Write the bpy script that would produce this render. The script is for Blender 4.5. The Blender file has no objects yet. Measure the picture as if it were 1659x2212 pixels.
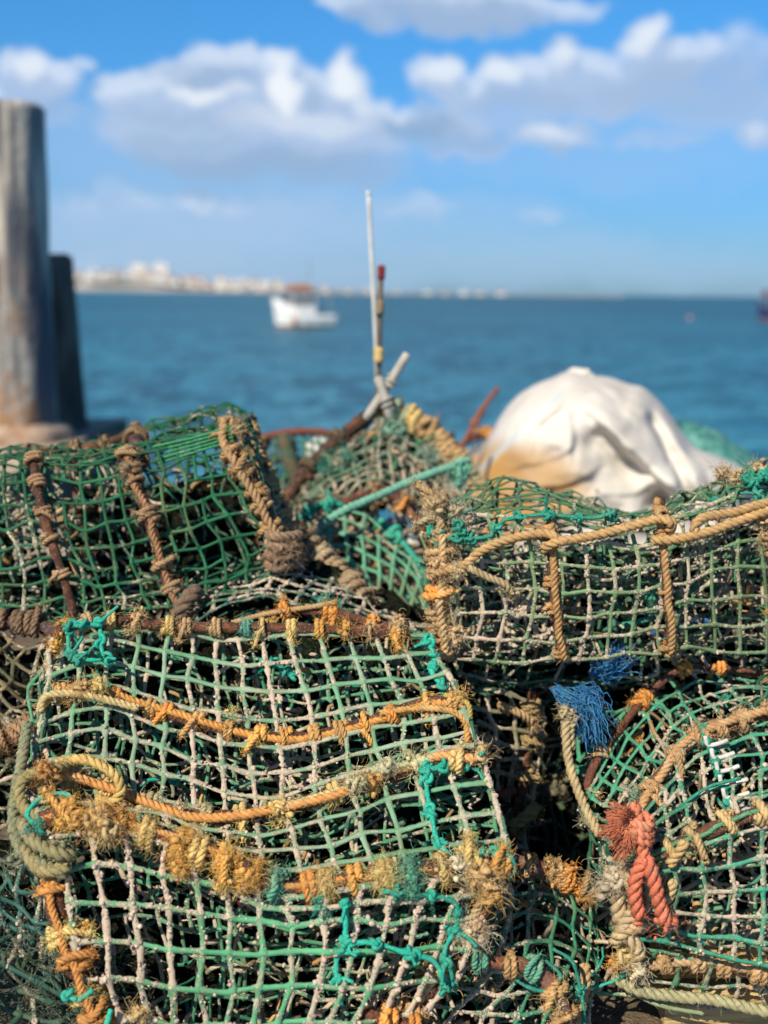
import bpy, math, random
import numpy as np
from mathutils import Vector, Matrix

rng = np.random.default_rng(11)
random.seed(11)
SC = bpy.context.scene
COL = SC.collection

# ------------------------------------------------------------------ camera
FOV = math.radians(45.0)
W0, H0 = 1659.0, 2212.0
KPX = 2 * math.tan(FOV / 2) / H0
PITCH = math.radians(10.06)
ROLL = math.radians(0.68)
CAM = np.array([0.0, 0.0, 1.0])
_f = np.array([0, math.cos(PITCH), -math.sin(PITCH)])
_u0 = np.array([0, math.sin(PITCH), math.cos(PITCH)])
_r0 = np.array([1.0, 0, 0])
_r = math.cos(ROLL) * _r0 + math.sin(ROLL) * _u0
_u = -math.sin(ROLL) * _r0 + math.cos(ROLL) * _u0


def P(px, py, Y):
    """point of the place, Y metres out from the quayside viewpoint"""
    d = _f + (px - W0 / 2) * KPX * _r - (py - H0 / 2) * KPX * _u
    return CAM + d * (Y / d[1])


def PZ(px, py, z):
    d = _f + (px - W0 / 2) * KPX * _r - (py - H0 / 2) * KPX * _u
    return CAM + d * ((z - CAM[2]) / d[2])


def PL(lst):
    return np.array([P(*a) for a in lst])


# ------------------------------------------------------------------ curves
def crom(p0, p1, p2, p3, t):
    return 0.5 * ((2 * p1) + (-p0 + p2) * t + (2 * p0 - 5 * p1 + 4 * p2 - p3) * t ** 2 + (-p0 + 3 * p1 - 3 * p2 + p3) * t ** 3)


def spline(c, step=None, n=None):
    c = np.asarray(c, float)
    if len(c) == 2:
        d = np.linspace(0, 1, 24)[:, None]
        out = c[0] * (1 - d) + c[1] * d
    else:
        e = np.vstack([2 * c[0] - c[1], c, 2 * c[-1] - c[-2]])
        t = np.linspace(0, 1, 17)[:-1][:, None]
        out = np.vstack([crom(e[i], e[i + 1], e[i + 2], e[i + 3], t) for i in range(len(c) - 1)] + [c[-1:]])
    L = np.r_[0, np.cumsum(np.linalg.norm(np.diff(out, axis=0), axis=1))]
    if n is None:
        n = max(4, int(L[-1] / step) + 1)
    q = np.linspace(0, L[-1], n)
    return np.stack([np.interp(q, L, out[:, k]) for k in range(3)], 1)


def unit(v):
    return v / np.maximum(np.linalg.norm(v, axis=-1, keepdims=True), 1e-12)


def frames(p):
    t = unit(np.gradient(p, axis=0))
    a = np.array([0.13, 0.31, 0.94])
    if abs(t[0] @ a) > 0.9:
        a = np.array([0.9, 0.3, 0.1])
    n = np.empty_like(t)
    v = a - (a @ t[0]) * t[0]
    n[0] = v / np.linalg.norm(v)
    for i in range(1, len(p)):
        v = n[i - 1] - (n[i - 1] @ t[i]) * t[i]
        n[i] = v / max(1e-9, math.sqrt(v @ v))
    return t, n, np.cross(t, n)


class Patch:
    """smooth surface through rows of points; s runs down the rows, t along them"""
    def __init__(self, rows, world=False):
        self.R = np.stack([spline(r if world else PL(r), n=160) for r in rows])

    def __call__(self, s, t):
        R = self.R
        m = len(R)
        f = np.clip(t, 0, 1) * 159
        j = np.clip(f.astype(int), 0, 158)
        w = (f - j)[..., None]
        g = np.clip(s, 0, 1) * (m - 1)
        i = np.clip(g.astype(int), 0, m - 2)
        x = (g - i)[..., None]

        def row(k):
            lo = np.clip(k, 0, m - 1)
            return R[lo, j] * (1 - w) + R[lo, j + 1] * w
        p1, p2 = row(i), row(i + 1)
        p0 = np.where((i > 0)[..., None], row(i - 1), 2 * p1 - p2)
        p3 = np.where((i + 2 < m)[..., None], row(i + 2), 2 * p2 - p1)
        return crom(p0, p1, p2, p3, x)


# ------------------------------------------------------------------ mesh builder
_ico = None


def ico():
    global _ico
    if _ico is None:
        g = (1 + 5 ** .5) / 2
        v = np.array([[-1, g, 0], [1, g, 0], [-1, -g, 0], [1, -g, 0], [0, -1, g], [0, 1, g], [0, -1, -g], [0, 1, -g], [g, 0, -1], [g, 0, 1], [-g, 0, -1], [-g, 0, 1]]) / math.sqrt(1 + g * g)
        f = np.array([[0, 11, 5], [0, 5, 1], [0, 1, 7], [0, 7, 10], [0, 10, 11], [1, 5, 9], [5, 11, 4], [11, 10, 2], [10, 7, 6], [7, 1, 8], [3, 9, 4], [3, 4, 2], [3, 2, 6], [3, 6, 8], [3, 8, 9], [4, 9, 5], [2, 4, 11], [6, 2, 10], [8, 6, 7], [9, 8, 1]])
        _ico = (v, f)
    return _ico


class MB:
    def __init__(self):
        self.V, self.C, self.Q, self.T, self.QM, self.TM = [], [], [], [], [], []
        self.n = 0

    def add(self, V, Q=None, T=None, col=(1, 1, 1, 0), mat=0):
        V = np.asarray(V, float).reshape(-1, 3)
        c = np.broadcast_to(np.asarray(col, float), (len(V), 4))
        self.V.append(V)
        self.C.append(c)
        if Q is not None and len(Q):
            self.Q.append(np.asarray(Q) + self.n)
            self.QM.append(np.full(len(Q), mat))
        if T is not None and len(T):
            self.T.append(np.asarray(T) + self.n)
            self.TM.append(np.full(len(T), mat))
        self.n += len(V)

    def tubes(self, Pp, R, sides=6, ref=None, col=(1, 1, 1, 0), flat=1.0, mat=0):
        M, K, _ = Pp.shape
        R = np.broadcast_to(np.asarray(R, float), (M, K)) if np.ndim(R) < 3 else R
        t = unit(np.gradient(Pp, axis=1))
        if ref is None:
            ref = rng.normal(size=(M, 1, 3))
        ref = np.asarray(ref, float)
        if ref.ndim == 2:
            ref = ref[:, None, :]
        nrm = unit(ref - (ref * t).sum(-1, keepdims=True) * t)
        b = np.cross(t, nrm)
        a = np.arange(sides) / sides * 2 * math.pi
        V = Pp[:, :, None] + R[:, :, None, None] * (np.sin(a)[:, None] * b[:, :, None] + flat * np.cos(a)[:, None] * nrm[:, :, None])
        c = np.asarray(col, float)
        if c.ndim == 1:
            c = np.broadcast_to(c, (M, K, 4))
        elif c.ndim == 2:
            c = np.broadcast_to(c[:, None], (M, K, 4))
        c = np.broadcast_to(c[:, :, None], (M, K, sides, 4)).reshape(-1, 4)
        base = (np.arange(M)[:, None, None] * K + np.arange(K - 1)[None, :, None]) * sides
        s = np.arange(sides)
        s2 = (s + 1) % sides
        Q = np.stack([base + s, base + s2, base + sides + s2, base + sides + s], -1).reshape(-1, 4)
        self.add(V, Q, col=c, mat=mat)

    def tube(self, p, r, sides=8, col=(1, 1, 1, 0), cap=True, mat=0, flat=1.0):
        p = np.asarray(p, float)
        r = np.broadcast_to(np.asarray(r, float), (len(p),)).copy()
        if cap:
            t0, t1 = unit(p[0] - p[1]), unit(p[-1] - p[-2])
            p = np.vstack([p[:1] + t0 * 1e-4, p, p[-1:] + t1 * 1e-4])
            r = np.r_[r[0] * .02, r, r[-1] * .02]
            p[0] = p[1] + t0 * r[1] * .25
            p[-1] = p[-2] + t1 * r[-2] * .25
        _, n, _ = frames(p)
        self.tubes(p[None], r[None], sides, n[None], col, flat, mat)

    def lumps(self, pos, size, col=(1, 1, 1, 0), mat=0):
        v, f = ico()
        M = len(pos)
        if not M:
            return
        q = v[None] * (np.asarray(size)[:, None, None] * rng.uniform(.65, 1.3, (M, 1, 3))) * rng.uniform(.8, 1.2, (M, 12, 1))
        V = q + np.asarray(pos)[:, None]
        F = (f[None] + (np.arange(M) * 12)[:, None, None]).reshape(-1, 3)
        c = np.asarray(col, float)
        if c.ndim == 2:
            c = np.repeat(c, 12, 0)
        self.add(V, T=F, col=c, mat=mat)

    def box(self, lo, hi, col=(1, 1, 1, 0), mat=0, M=None):
        x0, y0, z0 = lo
        x1, y1, z1 = hi
        V = np.array([[x0, y0, z0], [x1, y0, z0], [x1, y1, z0], [x0, y1, z0], [x0, y0, z1], [x1, y0, z1], [x1, y1, z1], [x0, y1, z1]], float)
        if M is not None:
            V = V @ np.asarray(M)[:3, :3].T + np.asarray(M)[:3, 3]
        self.add(V, [[0, 3, 2, 1], [4, 5, 6, 7], [0, 1, 5, 4], [1, 2, 6, 5], [2, 3, 7, 6], [3, 0, 4, 7]], col=col, mat=mat)

    def grid(self, G, col=(1, 1, 1, 0), mat=0, wrap=False):
        a, b = G.shape[:2]
        i, j = np.meshgrid(np.arange(a - 1), np.arange(b if wrap else b - 1), indexing='ij')
        j2 = (j + 1) % b
        Q = np.stack([i * b + j, i * b + j2, (i + 1) * b + j2, (i + 1) * b + j], -1).reshape(-1, 4)
        c = np.asarray(col, float)
        if c.ndim == 3:
            c = c.reshape(-1, 4)
        self.add(G, Q, col=c, mat=mat)

    def build(self, name, mats, parent=None, smooth=True, merge=False):
        V = np.vstack(self.V)
        C = np.vstack(self.C)
        Q = np.vstack(self.Q) if self.Q else np.zeros((0, 4), int)
        T = np.vstack(self.T) if self.T else np.zeros((0, 3), int)
        mi = np.concatenate(self.QM + self.TM) if (self.QM or self.TM) else np.zeros(0)
        if parent is not None:
            o = parent
            off = np.zeros(3)
            while o is not None:
                off += np.array(o.location)
                o = o.parent
            V = V - off
        me = bpy.data.meshes.new(name)
        me.vertices.add(len(V))
        me.vertices.foreach_set('co', V.ravel())
        me.loops.add(Q.size + T.size)
        me.loops.foreach_set('vertex_index', np.r_[Q.ravel(), T.ravel()].astype(np.int32))
        me.polygons.add(len(Q) + len(T))
        me.polygons.foreach_set('loop_start', np.r_[np.arange(len(Q)) * 4, Q.size + np.arange(len(T)) * 3].astype(np.int32))
        try:
            me.polygons.foreach_set('loop_total', np.r_[np.full(len(Q), 4), np.full(len(T), 3)].astype(np.int32))
        except Exception:
            pass
        me.polygons.foreach_set('material_index', mi.astype(np.int32))
        me.polygons.foreach_set('use_smooth', np.full(len(Q) + len(T), smooth))
        at = me.attributes.new('col', 'FLOAT_COLOR', 'POINT')
        at.data.foreach_set('color', C.astype(np.float32).ravel())
        me.update(calc_edges=True)
        me.validate()
        for m in (mats if isinstance(mats, (list, tuple)) else [mats]):
            me.materials.append(m)
        ob = bpy.data.objects.new(name, me)
        COL.objects.link(ob)
        if parent is not None:
            ob.parent = parent
        return ob


def tag(o, label=None, cat=None, group=None, kind=None):
    if label:
        o['label'] = label
    if cat:
        o['category'] = cat
    if group:
        o['group'] = group
    if kind:
        o['kind'] = kind
    return o


def thing(name, label, cat, loc=(0, 0, 0), group=None):
    o = bpy.data.objects.new(name, None)
    o.empty_display_size = .05
    COL.objects.link(o)
    o.location = tuple(float(x) for x in loc)
    return tag(o, label, cat, group)


# ------------------------------------------------------------------ materials
def newmat(name):
    m = bpy.data.materials.new(name)
    m.use_nodes = True
    nt = m.node_tree
    nt.nodes.clear()
    out = nt.nodes.new('ShaderNodeOutputMaterial')
    b = nt.nodes.new('ShaderNodeBsdfPrincipled')
    nt.links.new(b.outputs[0], out.inputs[0])
    return m, nt, b


class N:
    """small node helper"""
    def __init__(self, nt):
        self.nt = nt

    def inp(self, node, i, v):
        if v is None:
            return
        if hasattr(v, 'is_output') or isinstance(v, bpy.types.NodeSocket):
            self.nt.links.new(v, node.inputs[i])
        else:
            node.inputs[i].default_value = v

    def math(self, op, a, b=None, c=None, clamp=False):
        n = self.nt.nodes.new('ShaderNodeMath')
        n.operation = op
        n.use_clamp = clamp
        for i, v in enumerate((a, b, c)):
            self.inp(n, i, v)
        return n.outputs[0]

    def vmath(self, op, a, b=None, s=None):
        n = self.nt.nodes.new('ShaderNodeVectorMath')
        n.operation = op
        self.inp(n, 0, a)
        if b is not None:
            self.inp(n, 1, b)
        if s is not None:
            self.inp(n, 3, s)
        return n.outputs[0]

    def noise(self, vec, scale, detail=3, rough=.55, color=False, dist=0.0):
        n = self.nt.nodes.new('ShaderNodeTexNoise')
        self.inp(n, 'Vector', vec)
        n.inputs['Scale'].default_value = scale
        n.inputs['Detail'].default_value = detail
        n.inputs['Roughness'].default_value = rough
        n.inputs['Distortion'].default_value = dist
        return n.outputs['Color' if color else 'Fac']

    def voro(self, vec, scale):
        n = self.nt.nodes.new('ShaderNodeTexVoronoi')
        self.inp(n, 'Vector', vec)
        n.inputs['Scale'].default_value = scale
        return n.outputs['Distance']

    def ramp(self, f, lo, hi):
        n = self.nt.nodes.new('ShaderNodeMapRange')
        n.interpolation_type = 'SMOOTHSTEP'
        self.inp(n, 0, f)
        self.inp(n, 1, lo)
        self.inp(n, 2, hi)
        return n.outputs[0]

    def mix(self, f, a, b, mode='MIX'):
        n = self.nt.nodes.new('ShaderNodeMix')
        n.data_type = 'RGBA'
        n.blend_type = mode
        n.clamp_factor = True
        self.inp(n, 0, f)
        self.inp(n, 6, a)
        self.inp(n, 7, b)
        return n.outputs[2]

    def coord(self, which='Object'):
        return self.nt.nodes.new('ShaderNodeTexCoord').outputs[which]

    def geo(self):
        return self.nt.nodes.new('ShaderNodeNewGeometry').outputs['Position']

    def attr(self, name='col'):
        n = self.nt.nodes.new('ShaderNodeAttribute')
        n.attribute_name = name
        return n.outputs['Color'], n.outputs['Alpha']

    def bump(self, h, strength, dist):
        n = self.nt.nodes.new('ShaderNodeBump')
        n.inputs['Strength'].default_value = strength
        n.inputs['Distance'].default_value = dist
        self.inp(n, 'Height', h)
        return n.outputs[0]


def rgba(c):
    return (c[0], c[1], c[2], 1.0)


def m_net():
    m, nt, b = newmat('plastic_net')
    k = N(nt)
    col, al = k.attr()
    g = k.geo()
    n1 = k.noise(g, 60, 3)
    base = k.mix(k.ramp(n1, .35, .7), col, k.mix(.2, col, rgba((.02, .05, .03))))
    base = k.mix(k.math('MULTIPLY', k.ramp(k.noise(g, 11, 3), .5, .7), .45), base, rgba((.17, .17, .065)))
    n2 = k.noise(g, 420, 3, .7)
    n3 = k.noise(g, 45, 2)
    thr = k.math('SUBTRACT', .80, k.math('MULTIPLY', al, .58))
    thr = k.math('ADD', thr, k.math('MULTIPLY', k.math('SUBTRACT', n3, .5), -.95))
    mask = k.ramp(n2, k.math('SUBTRACT', thr, .10), k.math('ADD', thr, .10))
    n4 = k.noise(g, 150, 2)
    crust = k.mix(k.ramp(n4, .38, .62), rgba((.60, .44, .35)), rgba((.58, .52, .36)))
    c2 = k.mix(mask, base, crust)
    sp = k.ramp(k.voro(g, 330), .16, .10)
    c3 = k.mix(k.math('MULTIPLY', sp, k.ramp(al, .05, .3)), c2, rgba((.74, .66, .52)))
    nt.links.new(c3, b.inputs['Base Color'])
    b.inputs['Roughness'].default_value = .62
    b.inputs['Specular IOR Level'].default_value = .3
    nt.links.new(k.bump(k.math('ADD', n2, k.math('MULTIPLY', mask, .6)), .6, .0016), b.inputs['Normal'])
    return m


def m_barnacle():
    m, nt, b = newmat('barnacle_crust')
    k = N(nt)
    col, al = k.attr()
    n = k.noise(k.geo(), 250, 3)
    nt.links.new(k.mix(k.ramp(n, .35, .65), k.mix(.5, col, rgba((.25, .2, .16))), col), b.inputs['Base Color'])
    b.inputs['Roughness'].default_value = .9
    nt.links.new(k.bump(n, .6, .002), b.inputs['Normal'])
    return m


def m_fibre(name, rough=.85, dark=.45, sc=90):
    m, nt, b = newmat(name)
    k = N(nt)
    col, al = k.attr()
    g = k.geo()
    n = k.noise(g, sc, 3)
    n2 = k.noise(g, 700, 2)
    c = k.mix(k.ramp(n, .3, .7), k.mix(dark, col, rgba((.06, .03, .012))), col)
    c = k.mix(k.math('MULTIPLY', k.ramp(n2, .5, .75), .35), c, rgba((.85, .75, .55)))
    c = k.mix(k.math('MULTIPLY', k.ramp(k.noise(g, 26, 3, .6), .52, .74), .28), c, rgba((.82, .66, .40)) if name != 'plastic_twine' else rgba((.16, .45, .36)))
    c = k.mix(k.math('MULTIPLY', k.ramp(k.noise(g, 31, 3, .6, dist=1.0), .55, .75), .32), c, rgba((.12, .07, .03)))
    nt.links.new(c, b.inputs['Base Color'])
    b.inputs['Roughness'].default_value = rough
    b.inputs['Specular IOR Level'].default_value = .2
    nt.links.new(k.bump(n2, .4, .001), b.inputs['Normal'])
    return m


def m_rust():
    m, nt, b = newmat('rusty_rod')
    k = N(nt)
    col, al = k.attr()
    g = k.geo()
    n = k.noise(g, 70, 4, .65)
    n2 = k.noise(g, 320, 3, .7)
    c = k.mix(k.ramp(n, .42, .68), col, rgba((.22, .075, .03)))
    c = k.mix(k.ramp(n2, .58, .7), c, rgba((.42, .30, .24)))
    nt.links.new(c, b.inputs['Base Color'])
    b.inputs['Roughness'].default_value = .85
    nt.links.new(k.bump(k.math('ADD', n, n2), .7, .004), b.inputs['Normal'])
    return m


def m_simple(name, c1, c2, scale=8, rough=.8, bump=.3, bd=.01, detail=4, vec=None, stretch=None, useattr=False, spec=.3):
    m, nt, b = newmat(name)
    k = N(nt)
    g = k.coord('Object')
    if stretch:
        mp = nt.nodes.new('ShaderNodeMapping')
        mp.inputs['Scale'].default_value = stretch
        nt.links.new(g, mp.inputs[0])
        g = mp.outputs[0]
    n = k.noise(g, scale, detail, .6)
    a = rgba(c1)
    if useattr:
        a, _ = k.attr()
    c = k.mix(k.ramp(n, .35, .66), a, rgba(c2) if not useattr else k.mix(.35, a, rgba(c2)))
    nt.links.new(c, b.inputs['Base Color'])
    b.inputs['Roughness'].default_value = rough
    b.inputs['Specular IOR Level'].default_value = spec
    if bump:
        nt.links.new(k.bump(k.noise(g, scale * 4, 4), bump, bd), b.inputs['Normal'])
    return m


NET, BARN, ROPE, FUZZ, RUST = m_net(), m_barnacle(), m_fibre('twisted_rope', .85, .28), m_fibre('frayed_fibre', .9, .2, 60), m_rust()
TWINE = m_fibre('plastic_twine', .75, .25, 150)

GOLD = (.86, .45, .11)
TAN = (.66, .44, .22)
ORANGE = (.86, .36, .075)
STRAW = (.80, .57, .21)
PALE = (.78, .67, .45)
GREY_G = (.30, .33, .19)
SALMON = (.78, .24, .13)
TEAL = (.0, .46, .33)
TEALP = (.14, .50, .38)
BLUE = (.0, .14, .48)
RUSTC = (.065, .028, .018)
G_FRONT = (.14, .37, .20)
G_OLIVE = (.17, .30, .14)
G_SHADED = (.012, .105, .045)  # mesh green with cast shade painted in
G_SEA = (.08, .38, .22)
G_PALE = (.20, .44, .28)


def c4(c, a=0.0, v=.12):
    f = 1 + rng.uniform(-v, v)
    return np.array([c[0] * f, c[1] * f, c[2] * f, a])


# ------------------------------------------------------------------ rope tools
def rope(mb, path, R, col, pitch=None, fuzz=0, fl=.02, mat=0, fmat=0, strands=3, taper=False, q=1.0, v=.1):
    pitch = pitch or R * 4.2
    p = spline(path, step=pitch / (9 * q))
    t, n, b = frames(p)
    s = np.r_[0, np.cumsum(np.linalg.norm(np.diff(p, axis=0), axis=1))]
    for k in range(strands):
        ph = 2 * math.pi * (s / pitch + k / strands)
        rad = np.cos(ph)[:, None] * n + np.sin(ph)[:, None] * b
        rr = R * (.50 if strands == 3 else .46)
        c = p + rr * rad
        r = R * .58 * (1 + .07 * rng.normal(size=len(p)))
        r[0] *= .3
        r[-1] *= .3
        mb.tubes(c[None], r[None], 6, rad[None], c4(col, 0, v), mat=mat)
    if fuzz:
        M = int(fuzz * s[-1])
        i = rng.integers(0, len(p), M)
        a = rng.uniform(0, 2 * math.pi, M)
        rad = np.cos(a)[:, None] * n[i] + np.sin(a)[:, None] * b[i]
        fibres(mb, p[i] + rad * R * .85, rad + t[i] * rng.normal(0, .9, (M, 1)), rng.uniform(.3, 1.2, M) * fl, col, mat=fmat)
    return p


def fibres(mb, o, d, L, col, r=.00034, curl=.95, K=7, mat=0, droop=.25, bright=1.2):
    M = len(o)
    if not M:
        return
    d = unit(np.asarray(d, float))
    w = rng.normal(size=(M, 3)) * curl
    pts = [np.asarray(o, float)]
    for k in range(1, K):
        d = unit(d + w * .45 + rng.normal(size=(M, 3)) * curl * .55 + np.array([0, 0, -droop * .3]))
        pts.append(pts[-1] + d * (np.asarray(L) / (K - 1))[:, None])
    Pp = np.stack(pts, 1)
    rr = r * np.linspace(1.1, .5, K)[None] * rng.uniform(.7, 1.3, (M, 1))
    f = rng.uniform(.75, 1.25, (M, 1)) * bright
    c = np.concatenate([np.clip(np.asarray(col)[None] * f, 0, .9), np.zeros((M, 1))], 1)
    mb.tubes(Pp, rr, 3, None, c, mat=mat)


def tuft(mb, p, size, n, col, axis=None, curl=.6, r=.0005, spread=1.0):
    """tangled clump of rope fibre: a lumpy core with curly ends standing off it"""
    p = np.asarray(p, float)
    m = max(3, int(n / 9))
    q = rng.normal(size=(m, 3)) * size * .26
    f = rng.uniform(.7, 1.15, (m, 1))
    mb.lumps(p + q, rng.uniform(.10, .24, m) * size, np.c_[np.clip(np.array(col)[None] * f, 0, .9), np.zeros(m)])
    o = p + rng.normal(size=(n, 3)) * size * .30
    d = (o - p) / size + rng.normal(size=(n, 3)) * spread * .8
    if axis is not None:
        d = d + np.asarray(axis) * .6
    fibres(mb, o, d, rng.uniform(.35, 1.25, n) * size, col, r=r * .72, curl=curl * 1.9, K=8)


def knot(mb, p, size, r, col, axis=None):
    t = np.linspace(0, 2 * math.pi, 40)
    q = np.stack([np.sin(t) + 2 * np.sin(2 * t), np.cos(t) - 2 * np.cos(2 * t), -1.3 * np.sin(3 * t)], 1) * size / 3
    A = np.linalg.qr(rng.normal(size=(3, 3)))[0]
    mb.tube(np.asarray(p) + q @ A.T, r, 6, c4(col), cap=False)


def lash(path, fr, i, rod_r, R, turns, col, fray=20, fl=.025, tie=True):
    """one rope lashing round a rod; returns its mesh builder"""
    mb = MB()
    R = R * .68
    fray *= 1.5
    turns = max(1.3, turns * .95)
    fray *= .8
    fl *= .8
    t, n, b = fr
    step = np.linalg.norm(path[1] - path[0])
    w = turns * 2.0 * R * .9
    m = int(turns * 14) + 2
    u = np.linspace(-.5, .5, m)
    idx = np.clip(i + u * w / step, 0, len(path) - 1.001)
    lo = idx.astype(int)
    x = (idx - lo)[:, None]
    L = lambda A: A[lo] * (1 - x) + A[lo + 1] * x
    ph = u * turns * 2 * math.pi + rng.uniform(0, 6.28)
    rad = np.cos(ph)[:, None] * L(n) + np.sin(ph)[:, None] * L(b)
    wob = 1 + .12 * np.sin(ph * .7 + rng.uniform(0, 6))
    pts = L(path) + rad * ((rod_r + R * .85) * wob)[:, None]
    rope(mb, pts, R, col, fuzz=fray * 12 / 1.0, fl=fl, v=.16, q=.8)
    c = path[int(np.clip(i, 0, len(path) - 1))]
    front = unit(CAM - c)
    if tie:
        o = c + front * (rod_r + R) + rng.normal(size=3) * .003
        tt = t[int(np.clip(i, 0, len(path) - 1))]
        side = np.cross(front, tt)
        e = o + tt * rng.uniform(-1, 1) * w * .8 + side * rng.choice([-1, 1]) * rng.uniform(.8, 1.4) * (rod_r + 2 * R)
        pts = np.array([o - side * (rod_r + R) * .9 - front * rod_r * .6, o + front * R * .6, e + front * R * .2 - np.array([0, 0, .004])])
        rope(mb, pts, R * .92, col, fuzz=fray * 8, fl=fl, v=.16, q=.8)
        tuft(mb, pts[-1], fl * .7, int(fray * .9), col, axis=unit(pts[-1] - pts[-2]), spread=.8)
    if fray:
        tuft(mb, c + front * (rod_r + R) * .7, fl, int(fray), col, axis=front * .5)
    return mb


def make_rod(parent, ctrl, r, col=RUSTC, lashes=(), lr=.0055, lcol=GOLD, fray=20, fl=.024, turns=(1.4, 2.6), name='frame_rod', mix=None, along=None, world=False, tie=.7):
    """rusty rod through ctrl; lashes: positions 0..1 along it"""
    p = spline(ctrl if world else PL(ctrl), step=.006)
    rr = r * (1 + .16 * np.repeat(rng.normal(size=len(p) // 3 + 2), 3)[:len(p)] * .8)
    mb = MB()
    mb.tube(p, rr, 10, c4(col))
    if rng.uniform() < .8:
        k = rng.integers(0, len(p), max(2, len(p) // 4))
        mb.lumps(p[k] + rng.normal(size=(len(k), 3)) * r * .6, rng.uniform(.3, .7, len(k)) * r, c4(col))
    rod = mb.build(name, RUST, parent)
    fr = frames(p)
    if along is not None:
        R, acol = along
        R *= .84
        o = MB()
        u = np.linspace(0, 1, 14)
        idx = (u * (len(p) - 1)).astype(int)
        ang = np.cumsum(rng.normal(0, .5, 14)) + rng.uniform(0, 6)
        fw = unit(CAM - p[idx])
        q = p[idx] + fw * (r + R) * .8 + (np.cos(ang)[:, None] * fr[1][idx] + np.sin(ang)[:, None] * fr[2][idx]) * (r + R) * .35
        rope(o, q, R, acol, fuzz=260, fl=.013)
        o.build('binding_rope', ROPE, rod)
    for s in lashes:
        cc = lcol if mix is None or rng.uniform() > .45 else mix[rng.integers(0, len(mix))]
        cc = tuple(np.array(cc) * rng.uniform(.8, 1.12))
        l = lash(p, fr, s * (len(p) - 1), r, lr * rng.uniform(.85, 1.2), rng.uniform(*turns), cc, fray * rng.uniform(.2, 1.8), fl * rng.uniform(.6, 1.4), tie=rng.uniform() < tie)
        l.build('rope_lashing', ROPE, rod)
    return rod


def make_twine(parent, ctrl, r=.0032, col=TEAL, knots=(), ks=.009, fray=10, name='twine', world=False):
    mb = MB()
    p = spline(ctrl if world else PL(ctrl), step=.005)
    p = p + np.stack([np.convolve(rng.normal(size=len(p) + 8), np.ones(9) / 9, 'valid') for _ in range(3)], 1) * .0022
    mb.tube(p, r * (1 + .16 * rng.normal(size=len(p))), 6, c4(col))
    for f in knots:
        c = p[int(f * (len(p) - 1))]
        knot(mb, c, ks * rng.uniform(.5, 1.0), r * .95, tuple(np.array(col) * rng.uniform(.75, 1.1)))
        e = c + rng.normal(size=3) * ks * 1.3 + unit(CAM - c) * ks * .6
        mb.tube(spline(np.array([c, (c + e) / 2 + rng.normal(size=3) * .002, e]), step=.004), r * .7, 5, c4(col))
        if fray:
            tuft(mb, c, ks * 1.6, int(fray * rng.uniform(.2, 1.5)), col, r=.0005)
    return mb.build(name, TWINE, parent)


def jgrid(a, b, amp, smooth=2):
    g = rng.normal(size=(a + 8, b + 8, 3))
    for _ in range(smooth):
        g = (g + np.roll(g, 1, 0) + np.roll(g, -1, 0) + np.roll(g, 1, 1) + np.roll(g, -1, 1)) / 2.236
    return g[4:4 + a, 4:4 + b] / max(g.std(), 1e-9) * amp


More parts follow.
